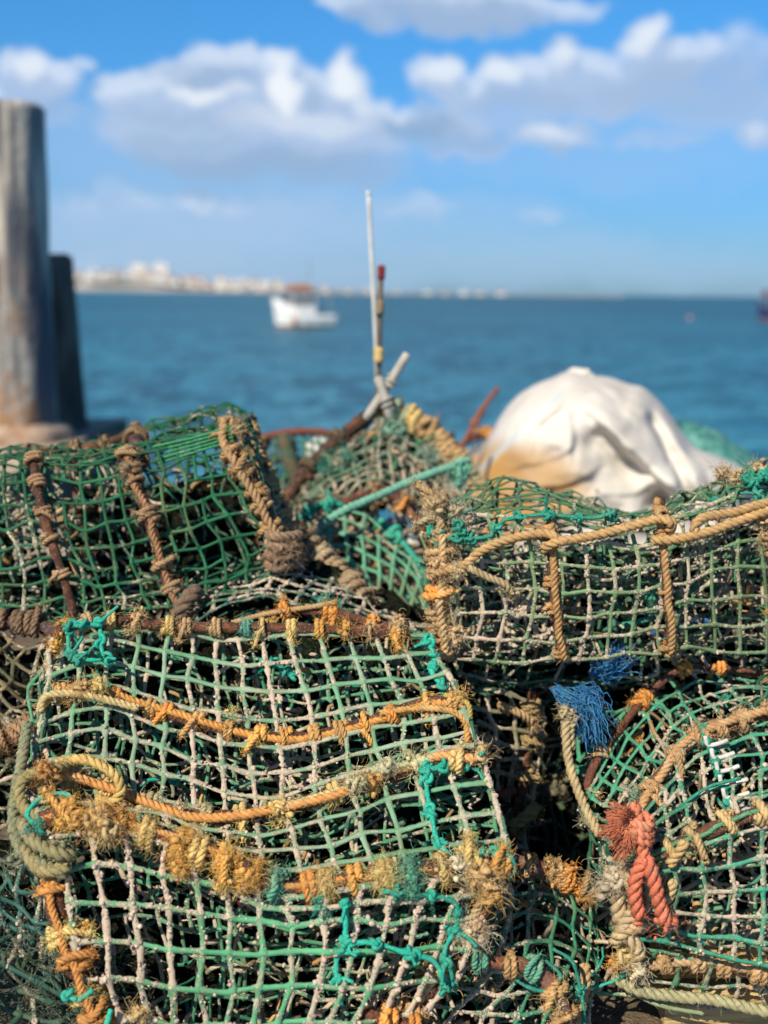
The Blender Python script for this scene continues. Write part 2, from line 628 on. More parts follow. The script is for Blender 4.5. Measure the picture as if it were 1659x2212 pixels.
def net(mb, S, nu, nv, r=.0036, m=9, jit=.0016, low=.0032, col=G_FRONT, crust=.3, cu=None, broken=.0, barn=3.0, sides=6, bcol=(.70, .54, .43), flat=.62, fill=1.5, hole=None, col2=None):
    """square plastic netting over surface S: nu cells along t, nv cells along s"""
    s = np.linspace(0, 1, nv + 1)
    t = np.linspace(0, 1, nu + 1)
    ss, tt = np.meshgrid(s, t, indexing='ij')
    G = S(ss, tt) + rng.normal(size=(nv + 1, nu + 1, 3)) * jit + jgrid(nv + 1, nu + 1, low)
    du, dv = np.gradient(G, axis=1), np.gradient(G, axis=0)
    nrm = unit(np.cross(du, dv))
    h = np.linspace(0, 1, m + 1)[None, :, None]

    def herm(a, b, ta, tb):
        a, b, ta, tb = (x[:, None] for x in (a, b, ta, tb))
        return (2 * h ** 3 - 3 * h ** 2 + 1) * a + (h ** 3 - 2 * h ** 2 + h) * ta + (-2 * h ** 3 + 3 * h ** 2) * b + (h ** 3 - h ** 2) * tb
    low_c = jgrid(nv + 1, nu + 1, .16)[..., 0]
    tone = 1 + jgrid(nv + 1, nu + 1, .10)[..., 0]
    sv = rng.normal(0, .16, nu + 1)
    su = rng.normal(0, .13, nv + 1)
    for d in (0, 1):
        if d == 0:
            a, b = G[:, :-1], G[:, 1:]
            ta, tb = du[:, :-1], du[:, 1:]
            nn = nrm[:, :-1]
            cr = crust * .8 + su[:, None] + low_c[:, :-1]
            to = tone[:, :-1]
            hm = None if hole is None else hole(ss[:, :-1], tt[:, :-1] + .5 / nu)
        else:
            a, b = G[:-1], G[1:]
            ta, tb = dv[:-1], dv[1:]
            nn = nrm[:-1]
            cr = (crust if cu is None else cu) + sv[None, :] + low_c[:-1]
            to = tone[:-1]
            hm = None if hole is None else hole(ss[:-1] + .5 / nv, tt[:-1])
        f = lambda x: x.reshape(-1, x.shape[-1])
        E = a.shape[0] * a.shape[1]
        keep = rng.uniform(size=E) >= broken
        if hm is not None:
            keep &= ~np.asarray(hm).reshape(-1)
        Pp = herm(f(a), f(b), f(ta), f(tb))[keep]
        cr = np.clip(cr.reshape(-1)[keep], 0, 1)
        to = to.reshape(-1)[keep]
        nn = f(nn)[keep]
        E = len(Pp)
        if not E:
            continue
        Pp[:, 1:-1] += rng.normal(size=(E, 1, 3)) * jit * .35
        x = np.linspace(0, 1, m + 1)
        fil = 1 + (fill - 1) * (np.exp(-(x / .13) ** 2) + np.exp(-((1 - x) / .13) ** 2))
        rr = r * fil[None] * (1 + rng.normal(size=(E, m + 1)) * (.06 + .17 * cr[:, None])) * rng.uniform(.88, 1.1, (E, 1))
        cc = np.zeros((E, m + 1, 4))
        base = np.array(col)[None] * to[:, None]
        if col2 is not None:
            w = np.clip(jgrid(E, 1, .5, 1)[:, 0, :1] + .4, 0, 1)
            base = base * (1 - w) + np.array(col2) * w
        cc[:, :, :3] = np.clip(base[:, None], 0, 1)
        cc[:, :, 3] = np.clip(cr[:, None] + rng.normal(size=(E, m + 1)) * .05, 0, 1)
        mb.tubes(Pp, rr, sides, nn, cc, flat)
        if barn:
            cnt = rng.poisson(barn * cr ** 1.3 * 3.0)
            e = np.repeat(np.arange(E), cnt)
            if len(e):
                kx = rng.integers(0, m + 1, len(e))
                off = unit(rng.normal(size=(len(e), 3)) + nn[e] * rng.choice([-.6, .6], (len(e), 1)))
                pos = Pp[e, kx] + off * r * .9 + rng.normal(size=(len(e), 3)) * .001
                sz = rng.gamma(2.2, .00062, len(e)) + .0005
                sz = np.minimum(sz, .0042)
                bc = np.concatenate([np.array(bcol)[None] * rng.uniform(.65, 1.3, (len(e), 1)) * rng.uniform(.93, 1.07, (len(e), 3)), np.ones((len(e), 1))], 1)
                mb.lumps(pos, sz, bc, mat=1)
    return G


def make_net(parent, rows, nu, nv, name='net_panel', world=False, **k):
    mb = MB()
    net(mb, rows if isinstance(rows, Patch) else Patch(rows, world), nu, nv, **k)
    return mb.build(name, [NET, BARN], parent)


def crumple(parent, rows, nu, nv, amp=.02, name='inner_net', **k):
    k.setdefault('jit', amp * .25)
    k.setdefault('low', amp * .7)
    k.setdefault('r', .0026)
    k.setdefault('m', 6)
    k.setdefault('broken', .12)
    k['crust'] = k.get('crust', .3) * .95
    return make_net(parent, rows, nu, nv, name=name, **k)


SCRAP = [(.10, .30, .16), (.05, .22, .11), (.55, .43, .31), (.60, .50, .36), (.40, .24, .10), (.30, .30, .18), (.03, .16, .09), (.62, .34, .12), (.0, .30, .22)]


def scraps(parent, rows, n=300, d0=.03, d1=.16, L=.045, pal=SCRAP, r=.0026):
    """broken strands and bits lying in a tangle inside a trap"""
    S = rows if isinstance(rows, Patch) else Patch(rows)
    mb = MB()
    o = S(rng.uniform(.02, .98, n), rng.uniform(.02, .98, n)) + np.array([0, 1, -.25]) * rng.uniform(d0, d1, (n, 1))
    d = unit(rng.normal(size=(n, 3)) * [1, .6, .7])
    w = rng.normal(size=(n, 3)) * .5
    pts = [o]
    for k in range(4):
        d = unit(d + w * .5 + rng.normal(size=(n, 3)) * .3)
        pts.append(pts[-1] + d * L / 4 * rng.uniform(.4, 1.6, (n, 1)))
    c = np.array(pal)[rng.integers(0, len(pal), n)] * rng.uniform(.6, 1.2, (n, 1))
    rr = r * rng.uniform(.5, 1.4, (n, 1)) * np.ones((1, 5))
    mb.tubes(np.stack(pts, 1), rr, 5, None, np.c_[c, rng.uniform(0, .8, n)])
    k = n // 5
    q = S(rng.uniform(.02, .98, k), rng.uniform(.02, .98, k)) + np.array([0, 1, -.25]) * rng.uniform(d0, d1, (k, 1))
    cc = np.array(SCRAP)[rng.integers(0, len(SCRAP), k)] * rng.uniform(.5, 1.2, (k, 1))
    mb.lumps(q, rng.gamma(2.2, .0017, k) + .001, np.c_[cc, np.ones(k)], mat=1)
    return tag(mb.build('net_scraps', [NET, BARN], parent), kind='stuff')


def make_rope(parent, ctrl, R, col, fuzz=160, fl=.014, name='rope', ends=0, world=False, strands=3):
    mb = MB()
    R = R * .84
    p = rope(mb, ctrl if world else PL(ctrl), R, col, fuzz=fuzz, fl=fl, strands=strands)
    if ends:
        tuft(mb, p[-1], R * 2.6, ends, col, axis=unit(p[-1] - p[-5]))
    return mb.build(name, ROPE, parent)


def make_tuft(parent, px, size, n, col, name='rope_tuft', axis=None, **k):
    mb = MB()
    size *= .74
    n = int(n * .8)
    p = P(*px)
    tuft(mb, p, size, n, col, axis=axis, **k)
    if n > 60:
        knot(mb, p, size * .45, size * .13, col)
    return mb.build(name, FUZZ, parent)


def m_shade_sheet():  # dark tones stand in for shade, pale flecks for lit clutter
    m, nt, b = newmat('painted_shade')
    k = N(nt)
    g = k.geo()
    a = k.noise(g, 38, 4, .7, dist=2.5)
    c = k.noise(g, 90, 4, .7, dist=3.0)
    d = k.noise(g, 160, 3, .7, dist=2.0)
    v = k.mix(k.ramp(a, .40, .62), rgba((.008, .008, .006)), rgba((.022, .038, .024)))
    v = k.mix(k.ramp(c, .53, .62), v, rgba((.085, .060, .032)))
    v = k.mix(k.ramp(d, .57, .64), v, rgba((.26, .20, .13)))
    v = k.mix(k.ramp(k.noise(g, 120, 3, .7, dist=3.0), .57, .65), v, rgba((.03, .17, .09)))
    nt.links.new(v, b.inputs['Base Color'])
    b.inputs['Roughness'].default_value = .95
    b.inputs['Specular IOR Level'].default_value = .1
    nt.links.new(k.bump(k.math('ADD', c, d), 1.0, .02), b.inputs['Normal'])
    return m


SHADE_SHEET = m_shade_sheet()


def shade_sheet(parent, rows, amp=.012, n=70):  # dark sheet added inside the traps to stand for their shade
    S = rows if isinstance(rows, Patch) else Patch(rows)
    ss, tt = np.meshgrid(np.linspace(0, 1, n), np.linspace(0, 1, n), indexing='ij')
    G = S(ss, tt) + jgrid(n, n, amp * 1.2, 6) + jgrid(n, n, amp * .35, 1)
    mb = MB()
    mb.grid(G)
    return mb.build('shade_backing', SHADE_SHEET, parent)


def shift(rows, dy=0, dx=0, dY=0):
    return [[(a + dx, b + dy, Y + dY) for a, b, Y in r] for r in rows]


def lin(n, a=.03, b=.97):
    return [a + (b - a) * (i + rng.uniform(-.25, .25)) / max(1, n - 1) for i in range(n)]


exec_sections = []

# ================================================================== TRAP at the front
T = thing('lobster_trap', 'largest trap at the front, bright green mesh roof crossed by orange rope-bound rods', 'lobster trap', P(560, 2212, 1.55) * [1, 1, 0], 'heaped lobster traps')
rod1 = [(118, 1375, 1.70), (150, 1352, 1.72), (230, 1342, 1.74), (400, 1354, 1.75), (600, 1357, 1.75), (780, 1362, 1.74), (880, 1372, 1.72)]
rod2 = [(85, 1530, 1.62), (120, 1500, 1.64), (200, 1492, 1.65), (300, 1522, 1.65), (430, 1562, 1.64), (560, 1590, 1.63), (690, 1588, 1.63), (820, 1552, 1.63), (920, 1518, 1.63), (1000, 1520, 1.61)]
rod3 = [(62, 1700, 1.53), (110, 1672, 1.55), (190, 1690, 1.56), (330, 1738, 1.55), (450, 1764, 1.54), (570, 1756, 1.54), (700, 1722, 1.55), (830, 1684, 1.56), (950, 1640, 1.56), (1030, 1645, 1.55)]
rod4 = [(88, 1775, 1.44), (150, 1758, 1.45), (260, 1782, 1.45), (420, 1832, 1.44), (560, 1896, 1.43), (620, 1920, 1.43), (720, 1906, 1.43), (850, 1890, 1.43), (960, 1874, 1.44), (1040, 1862, 1.45), (1095, 1875, 1.46)]
roof = [
    [(122, 1375, 1.705), (230, 1355, 1.74), (400, 1366, 1.75), (600, 1370, 1.75), (780, 1374, 1.74), (920, 1385, 1.72)],
    [(105, 1450, 1.67), (230, 1425, 1.70), (420, 1455, 1.70), (600, 1478, 1.69), (780, 1470, 1.69), (965, 1455, 1.68)],
    [(90, 1540, 1.615), (220, 1508, 1.645), (430, 1570, 1.635), (620, 1598, 1.625), (820, 1560, 1.625), (1000, 1525, 1.61)],
    [(75, 1620, 1.575), (230, 1610, 1.60), (430, 1668, 1.59), (620, 1690, 1.58), (820, 1640, 1.59), (1025, 1590, 1.58)],
    [(66, 1700, 1.53), (230, 1712, 1.55), (450, 1772, 1.535), (620, 1762, 1.535), (830, 1692, 1.555), (1045, 1655, 1.55)],
    [(75, 1745, 1.48), (240, 1752, 1.50), (440, 1810, 1.49), (620, 1850, 1.48), (840, 1800, 1.49), (1075, 1760, 1.50)],
    [(95, 1790, 1.44), (250, 1792, 1.45), (430, 1842, 1.44), (620, 1925, 1.43), (850, 1896, 1.43), (1105, 1870, 1.46)],
]
make_net(T, roof, 14, 11, crust=.38, cu=.48, barn=5.0, col=G_FRONT, col2=(.32, .46, .31), name='net_roof')
face = [
    [(118, 1800, 1.43), (270, 1800, 1.44), (430, 1850, 1.43), (620, 1935, 1.42), (850, 1905, 1.42), (1080, 1880, 1.45)],
    [(150, 1960, 1.41), (300, 1950, 1.41), (430, 1975, 1.40), (620, 1995, 1.40), (840, 1985, 1.41), (1030, 1985, 1.44)],
    [(185, 2110, 1.39), (330, 2120, 1.39), (450, 2130, 1.38), (620, 2140, 1.38), (790, 2130, 1.39), (965, 2100, 1.43)],
    [(245, 2290, 1.38), (350, 2300, 1.38), (460, 2300, 1.37), (610, 2300, 1.37), (740, 2290, 1.38), (860, 2260, 1.42)],
]
make_net(T, face, 13, 6, crust=.60, cu=.78, barn=9.0, r=.0038, col=(.10, .38, .19), name='net_panel')
# the hidden walls and the tangle inside, plus dark sheets added as shade
shade_sheet(T, shift(roof, 6, 0, .13))
scraps(T, roof, 230, .03, .11)
scraps(T, face, 200, .05, .2, pal=SCRAP[2:])
shade_sheet(T, shift(face, 0, 5, .22))
crumple(T, shift(face, -30, 15, .16), 14, 8, .013, crust=.35, barn=1.5, col=(.04, .22, .12))
crumple(T, shift(face, -60, 25, .30), 16, 9, .012, crust=.2, barn=1.0, col=(.03, .2, .11))
crumple(T, shift(roof, 25, -20, .045), 15, 11, .012, crust=.4, barn=1.2, col=(.10, .32, .17))
crumple(T, shift(face, -10, -25, .09), 13, 7, .012, crust=.4, barn=1.5, col=(.09, .32, .17))
crumple(T, shift(roof, 70, 5, .06), 17, 12, .016, crust=.45, barn=1.6, col=(.04, .24, .13))
crumple(T, shift(roof, 110, 12, .10), 18, 14, .016, crust=.3, barn=1.2, col=(.06, .2, .12))
leftside = [
    [(122, 1375, 1.705), (105, 1450, 1.67), (90, 1540, 1.615), (75, 1620, 1.575), (66, 1700, 1.53), (95, 1795, 1.44)],
    [(112, 1420, 1.76), (80, 1520, 1.72), (70, 1640, 1.67), (55, 1740, 1.62), (50, 1800, 1.57), (90, 1900, 1.46)],
    [(120, 1500, 1.80), (90, 1640, 1.76), (70, 1780, 1.72), (60, 1900, 1.66), (70, 1960, 1.6), (130, 2080, 1.47)],
    [(130, 1600, 1.84), (110, 1760, 1.80), (90, 1950, 1.76), (90, 2080, 1.7), (110, 2150, 1.62), (200, 2270, 1.48)],
]
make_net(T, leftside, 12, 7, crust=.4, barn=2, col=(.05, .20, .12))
rightside = [
    [(920, 1385, 1.72), (965, 1455, 1.68), (1000, 1525, 1.61), (1045, 1655, 1.55), (1105, 1870, 1.46)],
    [(950, 1440, 1.80), (1005, 1530, 1.76), (1050, 1640, 1.70), (1080, 1790, 1.62), (1090, 2000, 1.5)],
    [(980, 1540, 1.86), (1020, 1660, 1.82), (1060, 1800, 1.76), (1060, 1960, 1.68), (1010, 2150, 1.52)],
]
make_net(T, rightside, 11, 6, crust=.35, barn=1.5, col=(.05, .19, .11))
make_rod(T, rod1, .0085, lashes=lin(14), lr=.0048, lcol=GOLD, mix=[STRAW, TAN, TEALP], fray=26, fl=.02, tie=.5)
make_rod(T, rod2, .0080, lashes=lin(15, .06), lr=.0060, lcol=(.66, .38, .13), mix=[GOLD, STRAW, ORANGE], fray=16, fl=.018, along=(.0065, (.78, .36, .08)))
make_rod(T, rod3, .0085, lashes=lin(10, .10), lr=.0068, lcol=STRAW, mix=[GOLD, ORANGE, (.62, .56, .3)], fray=18, fl=.03, along=(.0078, (.76, .35, .10)))
make_rod(T, rod4, .0115, lashes=lin(17, .06), lr=.0074, lcol=(.88, .45, .11), mix=[(.10, .36, .24), ORANGE, STRAW], fray=80, fl=.024, turns=(1.0, 2.6), along=(.0052, (.66, .30, .08)), tie=.45)
make_rod(T, [(118, 1890, 1.43), (122, 1960, 1.42), (150, 2050, 1.40), (178, 2120, 1.39), (215, 2212, 1.38), (250, 2300, 1.37)], .0125, lashes=lin(6, .08), lr=.0075, lcol=(.64, .28, .07), mix=[STRAW, TEAL], fray=40, fl=.022, along=(.006, (.70, .30, .07)))
make_rod(T, [(1060, 1890, 1.45), (1040, 1970, 1.45), (985, 2050, 1.45), (940, 2120, 1.44), (875, 2220, 1.43), (840, 2290, 1.42)], .0115, lashes=lin(5, .06), lr=.0075, lcol=(.62, .36, .15), mix=[STRAW, PALE], fray=70, fl=.03, along=(.007, TAN))
make_rod(T, [(150, 2075, 1.62), (300, 2085, 1.63), (450, 2092, 1.64), (620, 2090, 1.64), (800, 2095, 1.63), (930, 2080, 1.62)], .011, lashes=lin(11), lr=.0075, lcol=STRAW, mix=[(.1, .36, .24), ORANGE, PALE], fray=14, along=(.008, ORANGE))
make_rod(T, [(200, 1960, 1.72), (400, 1975, 1.74), (620, 1990, 1.74), (900, 1975, 1.72)], .009, lashes=lin(6), lr=.006, lcol=ORANGE, mix=[STRAW, TEAL], fray=10)
# thick rope turned round the left corner, shade painted into the first four colours
for pts, R, c in (
    ([(148, 1655, 1.54), (90, 1665, 1.51), (45, 1690, 1.50), (52, 1745, 1.48), (110, 1772, 1.45), (170, 1740, 1.46)], .0105, (.36, .31, .13)),
    ([(60, 1560, 1.60), (48, 1640, 1.55), (35, 1720, 1.50), (30, 1790, 1.47), (60, 1850, 1.43), (145, 1890, 1.40)], .0105, (.24, .26, .15)),
    ([(45, 1770, 1.46), (70, 1815, 1.42), (130, 1845, 1.40), (160, 1848, 1.41)], .011, (.27, .25, .12)),
    ([(50, 1830, 1.44), (90, 1880, 1.41), (150, 1872, 1.40)], .011, (.34, .29, .13)),
    ([(120, 1650, 1.55), (180, 1640, 1.54), (240, 1668, 1.53), (262, 1705, 1.52), (240, 1735, 1.52), (210, 1722, 1.53)], .0095, (.68, .47, .15)),
    ([(85, 1540, 1.60), (100, 1505, 1.62), (160, 1498, 1.625), (230, 1512, 1.625), (300, 1530, 1.62)], .0075, (.66, .52, .24)),
    ([(560, 1752, 1.53), (640, 1735, 1.53), (720, 1712, 1.54), (800, 1690, 1.545)], .0072, (.64, .58, .30)),
    ([(800, 1665, 1.555), (880, 1650, 1.55), (960, 1628, 1.555)], .0062, (.58, .60, .34)),
    ([(820, 1540, 1.62), (900, 1530, 1.61), (970, 1535, 1.60), (1005, 1560, 1.59), (1010, 1605, 1.58)], .0062, (.66, .36, .10)),
    ([(960, 1500, 1.62), (1010, 1520, 1.60), (1015, 1570, 1.585)], .005, (.55, .40, .1)),
):
    make_rope(T, pts, R * .9, c, fuzz=600, name='binding_rope')
for px, sz, n, c in (
    ((210, 1770, 1.43), .040, 260, (.66, .42, .16)), ((235, 1800, 1.42), .035, 160, (.62, .45, .2)), ((160, 1765, 1.43), .03, 120, GOLD), ((95, 1665, 1.50), .03, 140, (.55, .27, .08)), ((170, 1490, 1.63), .03, 150, (.62, .40, .17)),
    ((215, 1478, 1.63), .028, 100, STRAW), ((120, 1395, 1.69), .025, 120, GOLD), ((105, 1440, 1.68), .02, 80, (.6, .4, .2)), ((770, 1690, 1.53), .034, 170, (.62, .55, .32)), ((835, 1655, 1.54), .03, 130, (.60, .56, .36)),
    ((600, 1745, 1.525), .026, 90, STRAW), ((500, 1535, 1.63), .018, 50, STRAW), ((1040, 1890, 1.43), .045, 260, (.64, .42, .18)), ((1055, 1930, 1.43), .035, 180, (.66, .40, .13)), ((990, 1865, 1.43), .03, 120, PALE),
    ((1030, 2000, 1.43), .028, 110, (.62, .44, .27)), ((985, 1370, 1.70), .03, 130, TAN), ((860, 1345, 1.72), .024, 80, (.6, .4, .2)), ((995, 1505, 1.61), .024, 90, (.55, .36, .1)), ((1040, 1630, 1.55), .03, 90, (.60, .42, .2)),
    ((690, 1945, 1.41), .02, 60, TEAL), ((700, 1975, 1.40), .016, 40, (.02, .26, .2)), ((300, 2190, 1.38), .03, 90, (.6, .42, .18)), ((185, 2000, 1.40), .016, 60, GOLD), ((390, 1745, 1.53), .02, 60, (.62, .5, .3)),
    ((60, 1800, 1.43), .022, 90, (.05, .26, .2)), ((85, 1780, 1.43), .02, 60, (.04, .3, .22)), ((120, 1830, 1.42), .03, 80, GREY_G), ((40, 1850, 1.44), .03, 110, (.3, .33, .22)),
):
    make_tuft(T, px, sz, n, c)
# teal twine repairs
for pts, kn in (
    ([(150, 1350, 1.71), (148, 1385, 1.69), (155, 1420, 1.67), (190, 1428, 1.665), (235, 1424, 1.67)], (0, .12, .5, .62, 1)),
    ([(215, 1345, 1.71), (218, 1385, 1.69), (228, 1428, 1.67)], (.05, .5, .95)),
    ([(150, 1352, 1.70), (185, 1350, 1.70), (220, 1352, 1.70)], (0, .5)),
    ([(920, 1650, 1.55), (925, 1720, 1.52), (935, 1775, 1.49), (950, 1820, 1.47), (975, 1850, 1.45)], (0, .15, .5, .85)),
    ([(920, 1665, 1.54), (985, 1650, 1.55), (1030, 1660, 1.55), (1048, 1685, 1.54)], (0, .3, .6)),
    ([(1010, 1850, 1.45), (1060, 1838, 1.45), (1095, 1845, 1.45), (1110, 1875, 1.45), (1100, 1895, 1.45)], (.2, .45)),
    ([(925, 1385, 1.71), (940, 1420, 1.70), (935, 1455, 1.68), (955, 1480, 1.67)], (0, .3, .6, 1)),
    ([(820, 1925, 1.41), (880, 1930, 1.41), (930, 1935, 1.42), (985, 1950, 1.43), (985, 2000, 1.43), (960, 2060, 1.42), (975, 2110, 1.42), (950, 2150, 1.42)], (.1, .3, .5, .62, .8, .95)),
    ([(745, 1945, 1.40), (750, 2000, 1.40), (745, 2040, 1.395), (725, 2085, 1.39), (740, 2160, 1.385)], (.05, .4, .55, .8)),
    ([(745, 2035, 1.395), (800, 2035, 1.40), (860, 2050, 1.40), (930, 2075, 1.41), (960, 2120, 1.41)], (.05, .3, .6)),
    ([(150, 2150, 1.37), (170, 2160, 1.365), (200, 2140, 1.37)], (0,)),
    ([(205, 2235, 1.37), (230, 2215, 1.365), (240, 2180, 1.37)], (.1,)),
    ([(85, 1790, 1.44), (60, 1760, 1.46), (95, 1720, 1.48), (140, 1715, 1.49), (160, 1735, 1.47)], (0,)),
    ([(560, 1425, 1.72), (600, 1440, 1.73), (640, 1470, 1.72)], (.3, .7)),
    ([(300, 1690, 1.60), (380, 1680, 1.62), (430, 1700, 1.61)], (.6,)),
):
    make_twine(T, pts, r=.0034, knots=kn, ks=.010, col=tuple(np.array(TEAL) * rng.uniform(.8, 1.15)))
# bleached bait basket lying inside
crumple(T, [[(500, 1640, 1.70), (690, 1620, 1.70)], [(510, 1690, 1.66), (700, 1680, 1.66)], [(520, 1740, 1.64), (700, 1730, 1.64)]], 8, 4, .012, name='bait_basket', col=(.62, .54, .42), crust=.9, barn=5)
mb = MB()
mb.tube(spline(PL([(520, 1935, 1.55), (545, 1950, 1.55), (562, 1938, 1.55)]), step=.01), .012, 8, (.45, .01, .02, 0))
mb.build('red_tag', TWINE, T)

# ================================================================== TRAP upper right
T = thing('lobster_trap', 'olive green box trap lashed with thick tan rope, in front of the white sack', 'lobster trap', P(1300, 1430, 1.9) * [1, 1, 0] + [0, 0, .45], 'heaped lobster traps')
f2 = [
    [(945, 1118, 1.80), (1060, 1112, 1.78), (1190, 1120, 1.77), (1330, 1128, 1.76), (1450, 1118, 1.76), (1560, 1090, 1.77), (1650, 1050, 1.78), (1800, 1040, 1.8)],
    [(985, 1220, 1.78), (1070, 1215, 1.76), (1195, 1222, 1.75), (1330, 1228, 1.74), (1450, 1216, 1.74), (1560, 1196, 1.75), (1650, 1170, 1.76), (1800, 1160, 1.78)],
    [(985, 1320, 1.78), (1075, 1328, 1.76), (1200, 1328, 1.75), (1330, 1330, 1.74), (1450, 1318, 1.74), (1560, 1300, 1.75), (1660, 1285, 1.76), (1800, 1280, 1.78)],
    [(965, 1425, 1.79), (1080, 1432, 1.77), (1210, 1428, 1.76), (1330, 1425, 1.75), (1450, 1412, 1.75), (1560, 1408, 1.76), (1660, 1398, 1.77), (1800, 1390, 1.8)],
]
make_net(T, f2, 15, 6, crust=.38, cu=.42, barn=6, r=.0030, col=G_OLIVE, bcol=(.52, .43, .34), broken=.02)
top2 = [
    [(1010, 1090, 2.2), (1190, 1082, 2.2), (1330, 1104, 2.18), (1420, 1110, 2.15), (1520, 1072, 2.15), (1640, 1020, 2.15), (1800, 1000, 2.15)],
    [(990, 1080, 2.05), (1190, 1070, 2.05), (1330, 1108, 2.03), (1430, 1118, 2.0), (1530, 1075, 2.0), (1640, 1015, 2.0), (1800, 1000, 2.0)],
    [(960, 1100, 1.9), (1190, 1084, 1.9), (1330, 1116, 1.88), (1440, 1116, 1.86), (1540, 1080, 1.87), (1650, 1028, 1.88), (1800, 1015, 1.9)],
    [(945, 1118, 1.80), (1060, 1112, 1.78), (1190, 1120, 1.77), (1330, 1128, 1.76), (1450, 1118, 1.76), (1560, 1090, 1.77), (1650, 1050, 1.78), (1800, 1040, 1.8)],
]
make_net(T, top2, 15, 10, crust=.3, barn=2.5, r=.0029, col=(.07, .21, .10), bcol=(.52, .43, .34), low=.01, broken=.05, name='net_roof')
make_net(T, [[(1010, 1090, 2.2), (1190, 1082, 2.2), (1330, 1104, 2.18), (1420, 1110, 2.15), (1520, 1072, 2.15), (1800, 1000, 2.15)], [(1010, 1240, 2.2), (1330, 1245, 2.18), (1520, 1230, 2.15), (1800, 1200, 2.15)], [(1010, 1390, 2.18), (1330, 1390, 2.15), (1520, 1380, 2.12), (1800, 1360, 2.12)]], 16, 7, crust=.3, barn=1.5, col=(.06, .15, .08))
crumple(T, shift(f2, 12, 20, .10), 18, 8, .018, col=(.05, .2, .11), crust=.55, barn=4, bcol=(.52, .42, .33))
shade_sheet(T, shift(f2[1:], -25, 10, .28))
scraps(T, f2[1:], 330, .03, .26)
shade_sheet(T, [[(1180, 1395, 2.12), (1450, 1385, 2.12), (1800, 1360, 2.1)], [(1180, 1470, 2.1), (1450, 1470, 2.1), (1800, 1480, 2.1)], [(1180, 1560, 2.02), (1450, 1560, 2.0), (1800, 1560, 2.0)]])
crumple(T, shift(f2, 30, -25, .15), 15, 7, .012, col=(.12, .26, .13), crust=.5, barn=2, bcol=(.52, .42, .33))
crumple(T, shift(f2, 60, 30, .20), 16, 8, .022, col=(.06, .16, .09), crust=.6, barn=4, bcol=(.50, .40, .30))
crumple(T, [[(960, 1400, 1.82), (1300, 1400, 1.80), (1800, 1380, 1.8)], [(970, 1385, 2.0), (1300, 1385, 1.98), (1800, 1365, 1.98)], [(1000, 1375, 2.18), (1300, 1375, 2.16), (1800, 1350, 2.16)]], 18, 9, .014, col=(.08, .16, .09), crust=.6, barn=4, bcol=(.52, .42, .33))
make_net(T, [[(945, 1118, 1.80), (975, 1100, 1.98), (1005, 1090, 2.2)], [(960, 1270, 1.79), (985, 1255, 1.98), (1010, 1240, 2.2)], [(965, 1425, 1.79), (985, 1405, 1.98), (1010, 1390, 2.18)]], 9, 6, crust=.4, barn=3, col=(.06, .17, .09))
make_rod(T, [(938, 1062, 1.80), (942, 1120, 1.79), (948, 1200, 1.78), (945, 1290, 1.78), (948, 1360, 1.78), (955, 1415, 1.78)], .010, lashes=lin(9, .05), lr=.0075, lcol=(.55, .36, .17), mix=[ORANGE, TAN, (.5, .4, .24)], fray=34, fl=.026, turns=(1.6, 3.0), along=(.008, TAN))
make_rod(T, [(1184, 1095, 1.80), (1186, 1125, 1.765), (1190, 1210, 1.75), (1196, 1300, 1.745), (1206, 1380, 1.75), (1216, 1425, 1.755)], .0055, lashes=[.22, .5, .68, .95], lr=.0058, lcol=(.52, .28, .10), fray=8, fl=.01, along=(.0068, (.52, .29, .11)))
make_rod(T, [(1426, 1080, 1.80), (1428, 1118, 1.755), (1434, 1200, 1.74), (1440, 1300, 1.735), (1447, 1370, 1.74), (1442, 1412, 1.745)], .0055, lashes=[.15, .3, .62, .97], lr=.0058, lcol=(.52, .29, .11), fray=8, fl=.01, along=(.0068, (.52, .30, .12)))
make_rod(T, [(1655, 1020, 1.80), (1672, 1100, 1.78), (1690, 1250, 1.77), (1700, 1420, 1.78)], .010, lashes=lin(6), lr=.008, lcol=TAN, mix=[ORANGE, TEAL], fray=30)
make_rod(T, [(1000, 1385, 2.1), (1300, 1390, 2.08), (1750, 1365, 2.06)], .008, lashes=lin(7), lr=.006, lcol=TAN, fray=6)
for pts, R in (
    ([(930, 1240, 1.76), (1000, 1222, 1.745), (1040, 1190, 1.74), (1100, 1165, 1.735), (1170, 1152, 1.735), (1202, 1162, 1.73), (1196, 1180, 1.745)], .0085),
    ([(1172, 1188, 1.74), (1200, 1172, 1.725), (1270, 1160, 1.73), (1350, 1140, 1.73), (1420, 1122, 1.73), (1450, 1128, 1.72), (1446, 1150, 1.735)], .0088),
    ([(1408, 1166, 1.735), (1450, 1166, 1.722), (1520, 1152, 1.73), (1590, 1128, 1.74), (1660, 1104, 1.75), (1740, 1090, 1.76)], .0088),
    ([(1512, 1160, 1.73), (1500, 1140, 1.73), (1520, 1118, 1.735), (1580, 1108, 1.745), (1660, 1086, 1.755), (1740, 1075, 1.77)], .0088),
):
    make_rope(T, pts, R, (.58, .36, .15), fuzz=110, fl=.010, name='lashing_rope')
make_rope(T, [(1010, 1225, 1.74), (1050, 1245, 1.735), (1090, 1262, 1.735), (1105, 1280, 1.74)], .007, (.46, .36, .19), fuzz=300, name='lashing_rope', ends=50)
